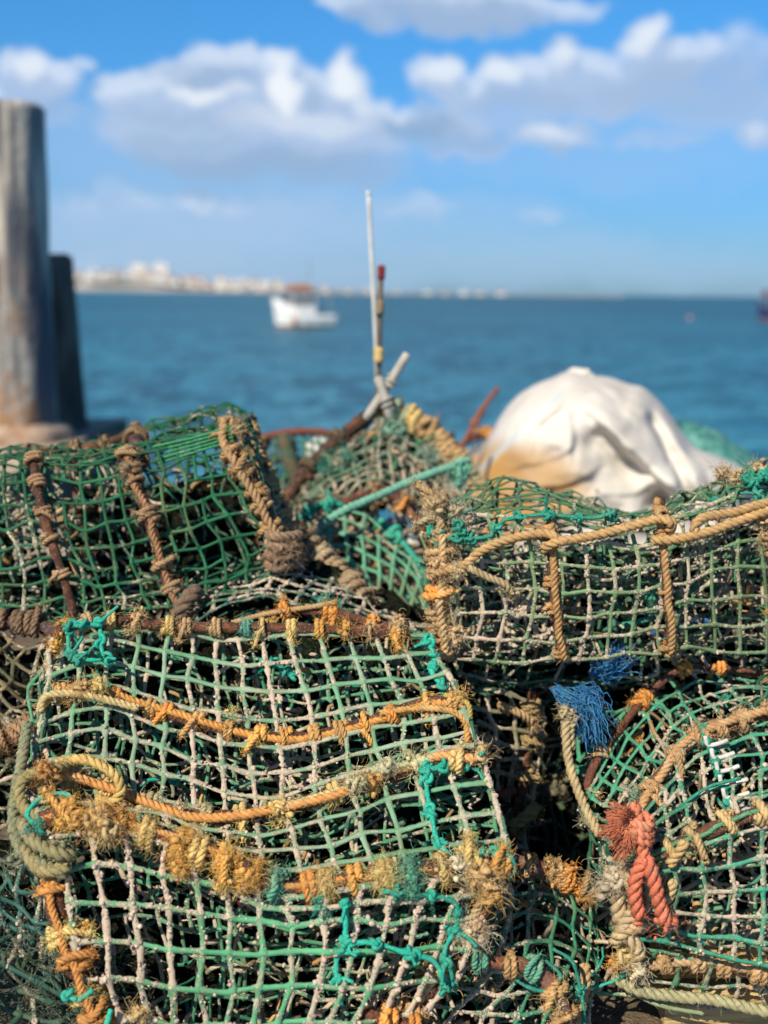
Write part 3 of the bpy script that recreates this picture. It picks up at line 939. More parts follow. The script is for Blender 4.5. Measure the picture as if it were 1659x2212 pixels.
for pts, kn in (
    ([(935, 1135, 1.79), (948, 1160, 1.775), (1000, 1163, 1.765), (1060, 1158, 1.755), (1085, 1128, 1.75), (1130, 1115, 1.755), (1190, 1112, 1.75), (1260, 1118, 1.75), (1320, 1112, 1.75)], (.05, .18, .25, .42, .55, .7, .85, 1)),
    ([(935, 1128, 1.785), (925, 1145, 1.775), (940, 1170, 1.77), (942, 1185, 1.77)], (0, .5)),
    ([(975, 1100, 1.79), (985, 1130, 1.77), (1000, 1150, 1.765)], (.3, .8, 1)),
    ([(1540, 1085, 1.78), (1580, 1072, 1.80), (1600, 1065, 1.8)], (.1, .9)),
    ([(1640, 1070, 1.76), (1625, 1040, 1.77), (1655, 1030, 1.77)], (.1, .5, .9)),
):
    make_twine(T, pts, r=.0030, knots=kn, ks=.010, col=(.0, .32, .22))
for px, sz, n, c in (
    ((938, 1085, 1.78), .035, 160, (.52, .38, .2)), ((985, 1105, 1.78), .034, 160, (.55, .45, .30)), ((1010, 1120, 1.78), .026, 90, (.5, .42, .3)), ((950, 1220, 1.76), .03, 130, TAN), ((990, 1235, 1.745), .026, 90, (.55, .42, .24)),
    ((1560, 1022, 1.85), .03, 150, (.5, .36, .2)), ((1590, 1030, 1.82), .026, 90, TAN), ((1620, 1030, 1.79), .03, 110, (.0, .3, .2)), ((1640, 1015, 1.8), .028, 120, TAN), ((1650, 1120, 1.76), .03, 110, TAN), ((1655, 1160, 1.76), .03, 90, (.5, .33, .17)),
    ((1400, 1285, 1.84), .03, 130, (.0, .32, .22)), ((1340, 1300, 1.86), .02, 60, (.0, .25, .2)), ((950, 1330, 1.77), .02, 70, (.55, .3, .12)), ((1085, 1270, 1.735), .016, 50, (.5, .42, .25)), ((1128, 1140, 1.76), .012, 30, PALE),
):
    make_tuft(T, px, sz, n, c)
crumple(T, [[(1085, 1265, 1.86), (1185, 1260, 1.86)], [(1090, 1330, 1.83), (1190, 1330, 1.83)], [(1095, 1390, 1.82), (1190, 1385, 1.82)]], 6, 6, .008, name='bait_basket', col=(.66, .56, .42), crust=.95, barn=6, bcol=(.66, .55, .42))
make_rope(T, [(1390, 1360, 1.85), (1440, 1370, 1.84), (1500, 1340, 1.86), (1560, 1350, 1.86)], .006, (.0, .13, .4), name='inner_cord')
make_rope(T, [(1320, 1355, 1.86), (1370, 1345, 1.84), (1430, 1330, 1.85)], .006, (.0, .34, .24), name='inner_cord')

# ================================================================== TRAP lower right
T = thing('lobster_trap', 'sea-green arched trap with rusty curved rods and white cable ties, lower right', 'lobster trap', P(1560, 2170, 1.6) * [1, 1, 0], 'heaped lobster traps')
ra = [(1262, 1720, 1.70), (1285, 1650, 1.74), (1335, 1580, 1.78), (1400, 1500, 1.83), (1480, 1442, 1.87), (1580, 1448, 1.87), (1720, 1475, 1.86)]
rb = [(1385, 1745, 1.58), (1425, 1675, 1.61), (1480, 1612, 1.63), (1540, 1580, 1.64), (1620, 1552, 1.65), (1760, 1520, 1.65)]
rc = [(1390, 1862, 1.50), (1440, 1838, 1.49), (1500, 1810, 1.49), (1570, 1780, 1.49), (1650, 1752, 1.49), (1780, 1715, 1.49)]
make_rod(T, ra, .0065, col=(.14, .05, .03), lashes=[.18, .42, .62, .75, .9], lr=.006, lcol=ORANGE, mix=[TAN], fray=14, fl=.015)
make_rod(T, rb, .0075, col=(.15, .06, .035), lashes=[.1, .3, .45, .55, .66, .8], lr=.0075, lcol=(.56, .34, .16), fray=22, fl=.02, along=(.0075, (.60, .34, .15)))
make_rod(T, rc, .0085, col=(.15, .06, .035), lashes=[.16, .3, .5, .66, .85], lr=.0078, lcol=(.62, .44, .2), fray=12, fl=.016, turns=(1.0, 1.8), along=(.0035, (.12, .38, .2)))
s1 = [
    [(1268, 1715, 1.70), (1340, 1590, 1.78), (1405, 1510, 1.83), (1485, 1452, 1.87), (1580, 1458, 1.87), (1720, 1485, 1.86)],
    [(1315, 1745, 1.65), (1385, 1620, 1.72), (1450, 1540, 1.76), (1520, 1500, 1.78), (1600, 1492, 1.78), (1740, 1500, 1.77)],
    [(1385, 1755, 1.58), (1428, 1685, 1.61), (1482, 1622, 1.63), (1545, 1588, 1.64), (1620, 1560, 1.65), (1760, 1528, 1.65)],
]
make_net(T, s1, 11, 5, crust=.40, barn=4.0, r=.0030, col=G_SEA, low=.005, fill=1.5, name='net_roof', broken=.03)
s2 = [
    [(1385, 1755, 1.58), (1428, 1685, 1.61), (1482, 1622, 1.63), (1545, 1588, 1.64), (1620, 1560, 1.65), (1760, 1528, 1.65)],
    [(1395, 1800, 1.54), (1450, 1740, 1.57), (1510, 1690, 1.59), (1570, 1660, 1.59), (1650, 1640, 1.59), (1770, 1615, 1.59)],
    [(1400, 1862, 1.49), (1450, 1838, 1.49), (1510, 1810, 1.49), (1570, 1785, 1.49), (1650, 1757, 1.49), (1780, 1720, 1.49)],
]
make_net(T, s2, 7, 5, crust=.40, barn=4.0, r=.0030, col=G_SEA, low=.005, fill=1.5, broken=.05, name='net_roof')
s3 = [
    [(1392, 1868, 1.49), (1450, 1848, 1.485), (1540, 1815, 1.485), (1650, 1785, 1.485), (1780, 1750, 1.485)],
    [(1395, 1950, 1.49), (1470, 1950, 1.48), (1550, 1950, 1.475), (1650, 1950, 1.475), (1780, 1945, 1.48)],
    [(1375, 2030, 1.50), (1450, 2040, 1.49), (1540, 2055, 1.48), (1650, 2082, 1.48), (1780, 2100, 1.48)],
]
make_net(T, s3, 6, 5, crust=.42, cu=.52, barn=5, r=.0033, col=(.06, .38, .23), low=.003)
s4 = [
    [(1340, 2045, 1.52), (1450, 2060, 1.52), (1560, 2075, 1.515), (1780, 2100, 1.51)],
    [(1320, 2110, 1.54), (1450, 2115, 1.53), (1560, 2125, 1.53), (1780, 2150, 1.52)],
    [(1300, 2160, 1.55), (1450, 2168, 1.545), (1560, 2172, 1.54), (1780, 2190, 1.53)],
]
make_net(T, s4, 7, 2, crust=.25, barn=2, r=.0032, col=(.10, .30, .16), low=.004)
crumple(T, shift(s3, -15, 12, .12), 8, 7, .016, col=(.08, .2, .11), crust=.55, barn=3, bcol=(.55, .47, .34))
crumple(T, shift(s3, 10, -20, .07), 6, 5, .010, col=(.1, .3, .16), crust=.4, barn=2)
crumple(T, shift(s3, -60, 20, .24), 9, 8, .016, col=(.12, .2, .11), crust=.55, barn=3, bcol=(.55, .47, .34))
crumple(T, shift(s1, 50, 15, .07), 13, 7, .015, col=(.04, .2, .12), crust=.5, barn=3)
crumple(T, shift(s2, 50, 15, .09), 9, 7, .015, col=(.04, .22, .13), crust=.5, barn=3)
crumple(T, [[(1420, 1800, 1.75), (1560, 1760, 1.75), (1760, 1740, 1.75)], [(1420, 1900, 1.72), (1560, 1900, 1.72), (1760, 1900, 1.72)], [(1420, 2010, 1.70), (1560, 2010, 1.70), (1760, 2020, 1.70)]], 9, 7, .012, col=(.34, .36, .22), crust=.5, barn=3, bcol=(.6, .55, .42))
# the flank falling into shade at left
shade_sheet(T, shift(s1, 15, 10, .14))
shade_sheet(T, shift(s2, 10, 10, .18))
shade_sheet(T, shift(s3, 0, 0, .22))
scraps(T, s1, 90, .03, .13)
scraps(T, s2, 70, .03, .15)
scraps(T, s3, 140, .04, .2)
make_net(T, [[(1262, 1720, 1.70), (1320, 1760, 1.64), (1385, 1800, 1.56)], [(1265, 1830, 1.74), (1310, 1880, 1.68), (1365, 1930, 1.54)], [(1270, 1990, 1.74), (1310, 2010, 1.66), (1350, 2050, 1.54)]], 6, 7, crust=.3, barn=1.6, col=(.03, .17, .10), low=.005)
make_net(T, [[(1400, 1505, 1.84), (1340, 1585, 1.79), (1262, 1720, 1.71)], [(1300, 1530, 1.88), (1270, 1600, 1.84), (1235, 1700, 1.76)]], 8, 2, crust=.3, barn=2, col=G_SEA, broken=.3, low=.01)
make_rope(T, [(1352, 1860, 1.50), (1335, 1920, 1.50), (1340, 1990, 1.50), (1355, 2050, 1.51), (1365, 2100, 1.52)], .0125, (.56, .42, .24), fuzz=420, fl=.02, name='binding_rope')
make_rope(T, [(1310, 1880, 1.52), (1360, 1905, 1.48), (1372, 1960, 1.485), (1345, 2010, 1.49), (1380, 2050, 1.49), (1352, 2090, 1.5)], .0115, (.58, .44, .26), fuzz=420, fl=.02, name='binding_rope')
make_rope(T, [(1400, 2000, 1.49), (1350, 2010, 1.485), (1325, 2040, 1.50)], .011, (.62, .46, .24), fuzz=300, name='binding_rope')
make_rope(T, [(1445, 1870, 1.475), (1470, 1835, 1.47), (1480, 1815, 1.47)], .0085, (.64, .44, .19), fuzz=100, name='binding_rope')
make_rope(T, [(1455, 1900, 1.475), (1445, 1940, 1.475), (1430, 1945, 1.47)], .008, (.62, .46, .22), fuzz=100, name='binding_rope')
make_rod(T, [(1330, 2062, 1.53), (1400, 2085, 1.52), (1500, 2075, 1.52), (1620, 2095, 1.51), (1780, 2110, 1.51)], .007, lashes=lin(7, .08), lr=.0075, lcol=(.58, .36, .16), mix=[(.60, .40, .2)], fray=20, along=(.0085, (.58, .36, .18)))
make_rope(T, [(1322, 2108, 1.53), (1375, 2138, 1.515), (1450, 2152, 1.51), (1540, 2160, 1.505), (1640, 2182, 1.50), (1780, 2205, 1.49)], .0100, (.46, .44, .24), fuzz=90, name='lashing_rope')
make_rope(T, [(1340, 2130, 1.53), (1420, 2170, 1.52), (1520, 2190, 1.51)], .0035, (.28, .36, .2), fuzz=60, name='lashing_rope')
for px, sz, n, c in (
    ((1330, 1895, 1.49), .04, 150, (.55, .47, .33)), ((1310, 1915, 1.5), .036, 120, (.50, .44, .32)), ((1350, 2070, 1.49), .034, 150, (.62, .46, .2)), ((1375, 2095, 1.49), .03, 110, PALE), ((1330, 2080, 1.5), .024, 80, ORANGE),
    ((1365, 1700, 1.6), .014, 40, (.4, .5, .35)), ((1290, 1720, 1.68), .018, 60, TAN), ((1380, 1600, 1.76), .014, 50, ORANGE), ((1520, 1590, 1.63), .016, 50, PALE), ((1370, 1720, 1.6), .02, 60, (.3, .45, .3)), ((1445, 2010, 1.5), .022, 50, (.14, .2, .07)),
):
    make_tuft(T, px, sz, n, c)
tw = [(1512, 1578, 1.63), (1530, 1612, 1.61), (1545, 1645, 1.60), (1558, 1690, 1.58), (1568, 1725, 1.565), (1590, 1752, 1.55)]
make_twine(T, tw, r=.0036, knots=(0, .2, .38, .55, .72, .9), ks=.008, fray=4, col=(.0, .34, .22))
ties = spline(PL(tw), n=40)
for i in (7, 13, 19, 25, 31, 37):
    mb = MB()
    d = rng.uniform(.8, 1.1)
    q = ties[i] + np.array([[-.004, -.004, .012], [0, -.005, 0], [.015 * d, -.004, .001], [.032 * d, -.002, .006]])
    mb.tube(spline(q, step=.003), .0032, 6, (.8, .78, .72, 0))
    mb.build('cable_tie', TWINE, T)
for pts, kn in (([(1405, 1520, 1.8), (1470, 1545, 1.77), (1520, 1570, 1.75)], (.7,)), ([(1450, 1760, 1.56), (1530, 1700, 1.56), (1600, 1680, 1.56)], ()), ([(1560, 1500, 1.8), (1580, 1520, 1.79), (1620, 1535, 1.79)], (.1, .2))):
    make_twine(T, pts, r=.0022, knots=kn, ks=.007, col=(.0, .26, .17))
make_twine(T, [(1255, 2135, 1.52), (1290, 2132, 1.52), (1330, 2118, 1.52), (1358, 2098, 1.51)], r=.0028, knots=(0,), ks=.007)

# ================================================================== TRAP low, between the two
T = thing('lobster_trap', 'crumpled green trap low at the bottom edge, wedged right of the front trap', 'lobster trap', P(1130, 2212, 1.5) * [1, 1, 0], 'heaped lobster traps')
l1 = [
    [(1050, 1895, 1.60), (1120, 1880, 1.61), (1190, 1895, 1.62), (1255, 1930, 1.62), (1280, 1975, 1.62)],
    [(1040, 1985, 1.55), (1110, 1975, 1.55), (1190, 1990, 1.55), (1260, 2030, 1.56), (1290, 2070, 1.57)],
    [(1000, 2080, 1.51), (1080, 2090, 1.50), (1170, 2095, 1.50), (1240, 2120, 1.51), (1282, 2140, 1.53)],
    [(930, 2180, 1.48), (1040, 2185, 1.46), (1150, 2190, 1.46), (1220, 2200, 1.47), (1262, 2210, 1.49)],
    [(880, 2290, 1.46), (1020, 2290, 1.44), (1140, 2290, 1.44), (1200, 2290, 1.45), (1240, 2290, 1.47)],
]
make_net(T, l1, 6, 8, crust=.42, barn=4, r=.0030, col=(.035, .25, .14), low=.005)
crumple(T, shift(l1, 10, 0, .10), 7, 9, .014, col=(.04, .18, .10), crust=.4, barn=2)
shade_sheet(T, shift(l1, 0, 0, .17))
scraps(T, l1, 160, .02, .15)
crumple(T, shift(l1, 30, 0, .2), 7, 9, .014, col=(.04, .18, .10), crust=.4, barn=2)
make_rod(T, [(1060, 1850, 1.60), (1120, 1862, 1.60), (1190, 1882, 1.60), (1250, 1915, 1.61), (1290, 1945, 1.62)], .010, col=(.2, .10, .07), lashes=[.3, .55, .62, .85], lr=.006, lcol=(.55, .36, .15), mix=[ORANGE], fray=40, fl=.02)
make_rod(T, [(985, 2065, 1.45), (1060, 2078, 1.45), (1130, 2085, 1.45), (1180, 2115, 1.45), (1210, 2160, 1.44), (1235, 2240, 1.43)], .010, col=(.2, .10, .07), lashes=[.15, .35, .5, .7, .85], lr=.007, lcol=(.56, .34, .14), mix=[(.1, .36, .24), PALE], fray=18)
make_rod(T, [(780, 2190, 1.40), (860, 2212, 1.40), (960, 2240, 1.40)], .010, lashes=[.3, .6], lr=.007, lcol=ORANGE, fray=20)
make_rope(T, [(1262, 2080, 1.50), (1265, 2120, 1.49), (1255, 2180, 1.48), (1240, 2260, 1.47)], .009, (.60, .40, .17), name='binding_rope')
for pts, kn in (([(1100, 2080, 1.45), (1120, 2120, 1.44), (1180, 2140, 1.44), (1210, 2110, 1.45), (1170, 2070, 1.46)], ()), ([(1195, 2050, 1.47), (1240, 2080, 1.46), (1255, 2140, 1.46), (1262, 2212, 1.45), (1265, 2260, 1.45)], (.5,)), ([(1040, 1880, 1.47), (1090, 1870, 1.47), (1112, 1890, 1.47)], (0,))):
    make_twine(T, pts, r=.0026, knots=kn, ks=.008, col=(.0, .28, .20))
for px, sz, n, c in (((1265, 1935, 1.6), .026, 120, (.52, .26, .07)), ((1245, 1915, 1.6), .022, 80, ORANGE), ((1140, 1870, 1.59), .018, 60, PALE), ((1210, 2170, 1.43), .016, 50, PALE)):
    make_tuft(T, px, sz, n, c)

# ================================================================== TRAP back left
T = thing('lobster_trap', 'clean green trap with painted-in shade, leaning at the back left, below the two mooring posts', 'lobster trap', P(250, 1340, 2.1) * [1, 1, 0] + [0, 0, .45], 'heaped lobster traps')  # cast shade is painted into this trap's darkened net and rope colours
f5 = [
    [(-140, 1010, 1.98), (-40, 1005, 1.98), (75, 992, 1.98), (180, 1000, 1.98), (275, 985, 1.98), (400, 955, 1.99), (510, 925, 2.0)],
    [(-140, 1090, 1.95), (-30, 1090, 1.95), (90, 1080, 1.95), (200, 1085, 1.95), (305, 1062, 1.96), (430, 1040, 1.97), (548, 1015, 1.99)],
    [(-140, 1180, 1.92), (-20, 1180, 1.92), (112, 1175, 1.92), (230, 1180, 1.92), (338, 1160, 1.93), (460, 1130, 1.95), (585, 1105, 1.98)],
    [(-140, 1260, 1.90), (-10, 1262, 1.90), (135, 1265, 1.90), (250, 1260, 1.90), (362, 1240, 1.91), (480, 1210, 1.93), (610, 1170, 1.97)],
    [(-140, 1330, 1.88), (0, 1340, 1.88), (155, 1345, 1.88), (270, 1325, 1.88), (385, 1310, 1.90), (500, 1280, 1.92), (620, 1225, 1.96)],
]
make_net(T, f5, 17, 8, crust=.06, barn=.3, r=.0030, col=G_SHADED, col2=(.02, .17, .075), low=.005, broken=.05, fill=1.5)
t5 = [
    [(-140, 1000, 2.5), (-20, 985, 2.5), (100, 968, 2.5), (200, 950, 2.5), (300, 930, 2.48), (400, 902, 2.45), (490, 872, 2.42), (530, 890, 2.4)],
    [(-140, 1003, 2.25), (-20, 995, 2.25), (90, 975, 2.25), (190, 968, 2.25), (290, 950, 2.24), (400, 922, 2.22), (500, 892, 2.2), (535, 905, 2.18)],
    [(-140, 1010, 1.98), (-40, 1005, 1.98), (75, 992, 1.98), (180, 1000, 1.98), (275, 985, 1.98), (400, 955, 1.99), (510, 925, 2.0)],
]
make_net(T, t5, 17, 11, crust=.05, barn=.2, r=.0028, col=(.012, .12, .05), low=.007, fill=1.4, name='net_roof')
b5 = [
    [(-140, 1000, 2.5), (100, 968, 2.5), (200, 950, 2.5), (300, 930, 2.48), (400, 902, 2.45), (490, 872, 2.42), (545, 900, 2.38)],
    [(-140, 1090, 2.48), (100, 1070, 2.48), (300, 1040, 2.46), (440, 1020, 2.43), (580, 1020, 2.36)],
    [(-140, 1200, 2.46), (100, 1190, 2.46), (300, 1160, 2.44), (440, 1150, 2.4), (610, 1120, 2.34)],
    [(-140, 1290, 2.44), (100, 1280, 2.44), (300, 1260, 2.42), (440, 1250, 2.38), (620, 1190, 2.32)],
]
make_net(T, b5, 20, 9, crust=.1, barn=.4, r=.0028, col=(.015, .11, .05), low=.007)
crumple(T, shift(f5, 15, 30, .18), 19, 9, .016, col=(.03, .14, .08), crust=.25, barn=1.0)
scraps(T, f5, 170, .08, .4, pal=SCRAP[1:8], r=.0030)
shade_sheet(T, shift(b5[1:], 22, -10, -.03))
shade_sheet(T, shift(f5[2:], 0, 0, .2))
crumple(T, [[(-140, 1330, 1.9), (200, 1335, 1.9), (610, 1225, 1.97)], [(-140, 1300, 2.15), (200, 1290, 2.15), (610, 1205, 2.15)], [(-140, 1280, 2.42), (200, 1270, 2.42), (610, 1190, 2.32)]], 20, 11, .014, col=(.02, .13, .07), crust=.2, barn=.8)
make_net(T, [[(510, 925, 2.0), (548, 1015, 1.99), (585, 1105, 1.98), (620, 1225, 1.96)], [(530, 905, 2.18), (570, 1010, 2.18), (605, 1110, 2.17), (630, 1210, 2.16)], [(545, 900, 2.38), (585, 1020, 2.36), (615, 1120, 2.34), (630, 1190, 2.32)]], 8, 9, crust=.15, barn=.6, col=(.03, .16, .09), low=.005)
make_rod(T, [(72, 985, 1.96), (82, 1060, 1.93), (105, 1150, 1.90), (135, 1240, 1.88), (160, 1330, 1.87)], .0075, lashes=[.02, .17, .36, .53, .75], lr=.006, lcol=(.44, .27, .14), fray=12, fl=.012, tie=.3)
make_rod(T, [(270, 975, 1.97), (288, 1030, 1.95), (318, 1110, 1.92), (345, 1200, 1.90), (368, 1270, 1.89), (392, 1320, 1.88)], .0085, lashes=[.0, .12, .2, .42, .72, .86], lr=.0068, lcol=(.42, .27, .14), fray=16, fl=.014, along=(.007, (.40, .2, .09)), tie=.3)
make_rod(T, [(60, 975, 2.3), (200, 965, 2.3), (300, 930, 2.3)], .008, lashes=lin(4), lr=.007, lcol=(.3, .2, .11), fray=10)
make_rod(T, [(290, 930, 2.28), (294, 960, 2.2), (292, 1000, 2.1)], .015, col=(.02, .02, .05), lashes=[.3, .9], lr=.007, lcol=(.35, .22, .11), fray=10)
make_rod(T, [(150, 970, 2.3), (165, 1060, 2.3), (180, 1180, 2.28)], .009, lashes=[.2, .6], lr=.007, lcol=(.3, .2, .11), fray=10)
make_rod(T, [(495, 905, 2.02), (488, 945, 2.0), (505, 985, 1.98), (545, 1050, 1.97), (580, 1120, 1.96), (608, 1190, 1.955), (612, 1225, 1.95)], .010, lashes=lin(9, .02), lr=.0075, lcol=(.46, .28, .12), fray=24, fl=.018, turns=(1.2, 2.4), along=(.009, (.46, .28, .13)))
make_rod(T, [(535, 905, 2.2), (545, 960, 2.16), (585, 1060, 2.12), (622, 1140, 2.08), (635, 1200, 2.04)], .010, lashes=lin(11, .1), lr=.0072, lcol=(.62, .40, .18), fray=18, fl=.016, turns=(1.4, 2.4))
mb = MB()
tuft(mb, P(605, 1190, 1.93), .035, 260, (.36, .23, .15))
for i in range(4):
    rope(mb, PL([(575, 1150 + i * 22, 1.945), (600, 1160 + i * 22, 1.925), (640, 1158 + i * 20, 1.95), (645, 1155 + i * 20, 1.97)]), .0085, (.36, .24, .15), fuzz=600)
mb.build('rope_tuft', ROPE, T)
for px, sz, n, c in (((505, 915, 2.0), .03, 130, (.45, .3, .14)), ((515, 930, 1.98), .03, 90, (.4, .28, .15)), ((275, 1010, 1.95), .03, 130, (.30, .22, .14)), ((180, 1195, 1.95), .026, 90, (.34, .19, .09)), ((80, 990, 1.96), .02, 60, (.35, .2, .1))):
    make_tuft(T, px, sz, n, c)
make_net(T, [[(10, 1060, 2.15), (100, 1090, 2.12)], [(20, 1150, 2.1), (140, 1170, 2.08)], [(40, 1230, 2.06), (150, 1200, 2.06)]], 6, 8, name='bait_basket', col=(.34, .31, .25), crust=.3, barn=1)
for k in range(5):
    make_rope(T, [(330 + k * 3, 965 + k * 9, 1.99), (420, 945 + k * 8, 1.98), (505, 920 + k * 8, 1.99)], .0028, (.03, .3, .12), fuzz=30, name='green_cord', strands=3)

# ================================================================== TRAP flattened, in the shade behind the front one
T = thing('lobster_trap', 'flattened dark netted trap squeezed right behind the front trap, below the tan rope lumps', 'lobster trap', P(640, 1340, 1.95) * [1, 1, 0] + [0, 0, .3], 'heaped lobster traps')
m1 = [
    [(430, 1290, 2.05), (540, 1235, 2.05), (640, 1225, 2.05), (740, 1255, 2.05), (840, 1310, 2.05), (920, 1350, 2.05)],
    [(390, 1320, 1.95), (520, 1265, 1.95), (640, 1255, 1.95), (750, 1290, 1.95), (860, 1340, 1.95), (930, 1370, 1.95)],
    [(380, 1360, 1.86), (520, 1310, 1.86), (650, 1300, 1.86), (760, 1325, 1.86), (860, 1360, 1.86), (930, 1390, 1.86)],
]
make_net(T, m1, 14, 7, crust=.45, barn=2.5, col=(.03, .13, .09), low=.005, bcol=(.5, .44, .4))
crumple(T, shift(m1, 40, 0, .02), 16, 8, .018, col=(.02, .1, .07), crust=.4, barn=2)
shade_sheet(T, shift(m1, 12, 0, .1))
shade_sheet(T, [[(380, 1290, 2.2), (700, 1310, 2.2), (960, 1330, 2.2)], [(380, 1350, 2.12), (700, 1360, 2.12), (960, 1370, 2.12)], [(380, 1420, 2.0), (700, 1420, 2.0), (960, 1420, 2.0)]])
make_rod(T, [(640, 1160, 2.12), (700, 1215, 2.08), (750, 1260, 2.04), (785, 1300, 2.0)], .014, lashes=lin(7), lr=.010, lcol=(.46, .34, .2), mix=[(.5, .4, .26)], fray=40, fl=.02)
make_rod(T, [(560, 1330, 1.83), (640, 1318, 1.82), (720, 1325, 1.82), (800, 1345, 1.83), (860, 1362, 1.84)], .007, col=(.16, .06, .04), lashes=[.2, .5, .8], lr=.006, lcol=ORANGE, fray=20)
make_rope(T, [(500, 1345, 1.82), (580, 1325, 1.81), (680, 1310, 1.81), (730, 1300, 1.82)], .005, (.56, .36, .16), name='binding_rope')
for px, sz, n, c in (((700, 1298, 1.85), .024, 130, (.02, .3, .22)), ((725, 1310, 1.84), .02, 70, (.0, .32, .24)), ((400, 1320, 1.86), .03, 120, (.2, .12, .08)), ((590, 1340, 1.8), .014, 60, GOLD)):
    make_tuft(T, px, sz, n, c)
make_rope(T, [(430, 1270, 1.88), (400, 1300, 1.86), (378, 1335, 1.85)], .016, (.2, .13, .09), fuzz=400, name='binding_rope')
make_rod(T, [(680, 1270, 2.02), (760, 1310, 1.98), (860, 1350, 1.96)], .011, col=(.015, .015, .03))

# ================================================================== TRAP in the dark gap
T = thing('lobster_trap', 'shaded tan-netted trap in the dark gap between front trap and right-hand traps', 'lobster trap', P(1080, 1900, 1.95) * [1, 1, 0], 'heaped lobster traps')
g1 = [
    [(960, 1470, 1.86), (1040, 1490, 1.86), (1110, 1505, 1.87), (1170, 1530, 1.9)],
    [(985, 1580, 1.84), (1050, 1590, 1.84), (1110, 1600, 1.86), (1160, 1610, 1.9)],
    [(1010, 1690, 1.83), (1050, 1700, 1.83), (1100, 1710, 1.86), (1140, 1720, 1.9)],
    [(1020, 1810, 1.82), (1060, 1820, 1.82), (1090, 1830, 1.86), (1120, 1840, 1.9)],
]
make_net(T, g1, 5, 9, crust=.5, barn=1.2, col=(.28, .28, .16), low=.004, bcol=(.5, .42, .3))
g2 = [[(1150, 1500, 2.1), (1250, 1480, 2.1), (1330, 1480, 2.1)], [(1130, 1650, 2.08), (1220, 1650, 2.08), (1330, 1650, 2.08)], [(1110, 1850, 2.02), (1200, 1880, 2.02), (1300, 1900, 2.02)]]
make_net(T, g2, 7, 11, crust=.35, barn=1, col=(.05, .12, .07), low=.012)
shade_sheet(T, [[(900, 1400, 2.1), (1150, 1400, 2.25), (1420, 1400, 2.2)], [(900, 1600, 2.0), (1150, 1640, 2.2), (1420, 1640, 2.1)], [(900, 1880, 1.85), (1150, 1950, 2.0), (1420, 1950, 1.9)], [(900, 2100, 1.72), (1150, 2120, 1.74), (1420, 2090, 1.74)]])
crumple(T, shift(g1, 20, 30, .12), 8, 10, .016, col=(.1, .14, .08), crust=.4, barn=1)
make_net(T, [[(960, 1470, 1.86), (1080, 1460, 1.95), (1330, 1470, 2.1)], [(1040, 1490, 1.86), (1150, 1480, 1.93), (1330, 1490, 2.0)]], 12, 3, crust=.3, barn=1, col=(.05, .14, .08))
make_rod(T, [(1150, 1490, 1.88), (1140, 1600, 1.88), (1125, 1720, 1.87), (1100, 1860, 1.86)], .008, lashes=[.1, .3, .5, .8], lr=.008, lcol=(.4, .28, .12), fray=20)
make_rod(T, [(1020, 1735, 1.82), (1070, 1725, 1.82), (1110, 1705, 1.84)], .008, col=(.14, .07, .06))
make_rope(T, [(1075, 1520, 1.85), (1120, 1540, 1.85), (1150, 1560, 1.86)], .008, TAN, name='binding_rope', ends=40)
make_rope(T, [(1100, 1790, 1.84), (1140, 1760, 1.84), (1160, 1740, 1.86)], .012, (.42, .36, .14), name='binding_rope')
for px, sz, n, c in (((1050, 1600, 1.8), .03, 100, (.55, .4, .24)), ((1035, 1655, 1.7), .024, 80, ORANGE), ((1150, 1560, 1.87), .024, 70, (.4, .3, .16)), ((1150, 1760, 1.86), .03, 90, (.34, .28, .1)), ((1200, 1700, 1.95), .05, 120, (.18, .16, .1))):
    make_tuft(T, px, sz, n, c)

# ================================================================== TRAP at the left edge
T = thing('lobster_trap', 'brown-netted trap with painted-in shade at the left edge, beside the front trap', 'lobster trap', P(20, 2000, 1.75) * [1, 1, 0], 'heaped lobster traps')
e1 = [
    [(-160, 1390, 1.85), (-40, 1385, 1.85), (60, 1390, 1.84), (130, 1410, 1.83)],
    [(-160, 1480, 1.78), (-40, 1480, 1.78), (50, 1490, 1.77), (110, 1510, 1.76)],
    [(-160, 1600, 1.72), (-40, 1600, 1.72), (40, 1610, 1.71), (90, 1630, 1.70)],
    [(-160, 1760, 1.66), (-40, 1760, 1.66), (40, 1770, 1.66), (90, 1790, 1.66)],
]
make_net(T, e1, 9, 11, crust=.35, barn=1.2, col=(.14, .14, .08), col2=(.3, .22, .11), low=.012, bcol=(.45, .36, .24))
crumple(T, shift(e1, 40, 10, .08), 10, 12, .016, col=(.1, .12, .07), crust=.4, barn=1)
shade_sheet(T, shift(e1, 0, 20, .12))
make_rod(T, [(-60, 1340, 1.88), (10, 1345, 1.88), (80, 1350, 1.87), (130, 1370, 1.86)], .010, col=(.06, .05, .06), lashes=lin(5), lr=.008, lcol=(.24, .15, .09), fray=20)
make_rod(T, [(-60, 1620, 1.70), (20, 1600, 1.70), (70, 1560, 1.72)], .010, lashes=lin(5), lr=.007, lcol=(.34, .2, .1), fray=20)
e2 = [
    [(-160, 1830, 1.50), (-40, 1830, 1.50), (40, 1850, 1.48), (110, 1910, 1.46)],
    [(-160, 1950, 1.48), (-40, 1960, 1.47), (50, 1990, 1.46), (125, 2040, 1.45)],
    [(-160, 2080, 1.46), (-40, 2090, 1.45), (70, 2120, 1.44), (150, 2150, 1.44)],
]
make_net(T, e2, 7, 7, crust=.2, barn=1, col=(.05, .16, .13), low=.007, r=.003)  # corner shade painted into this darker net colour
crumple(T, shift(e2, 20, 0, .12), 8, 8, .016, col=(.04, .12, .09), crust=.3, barn=1)
shade_sheet(T, shift(e2, 0, 20, .14))

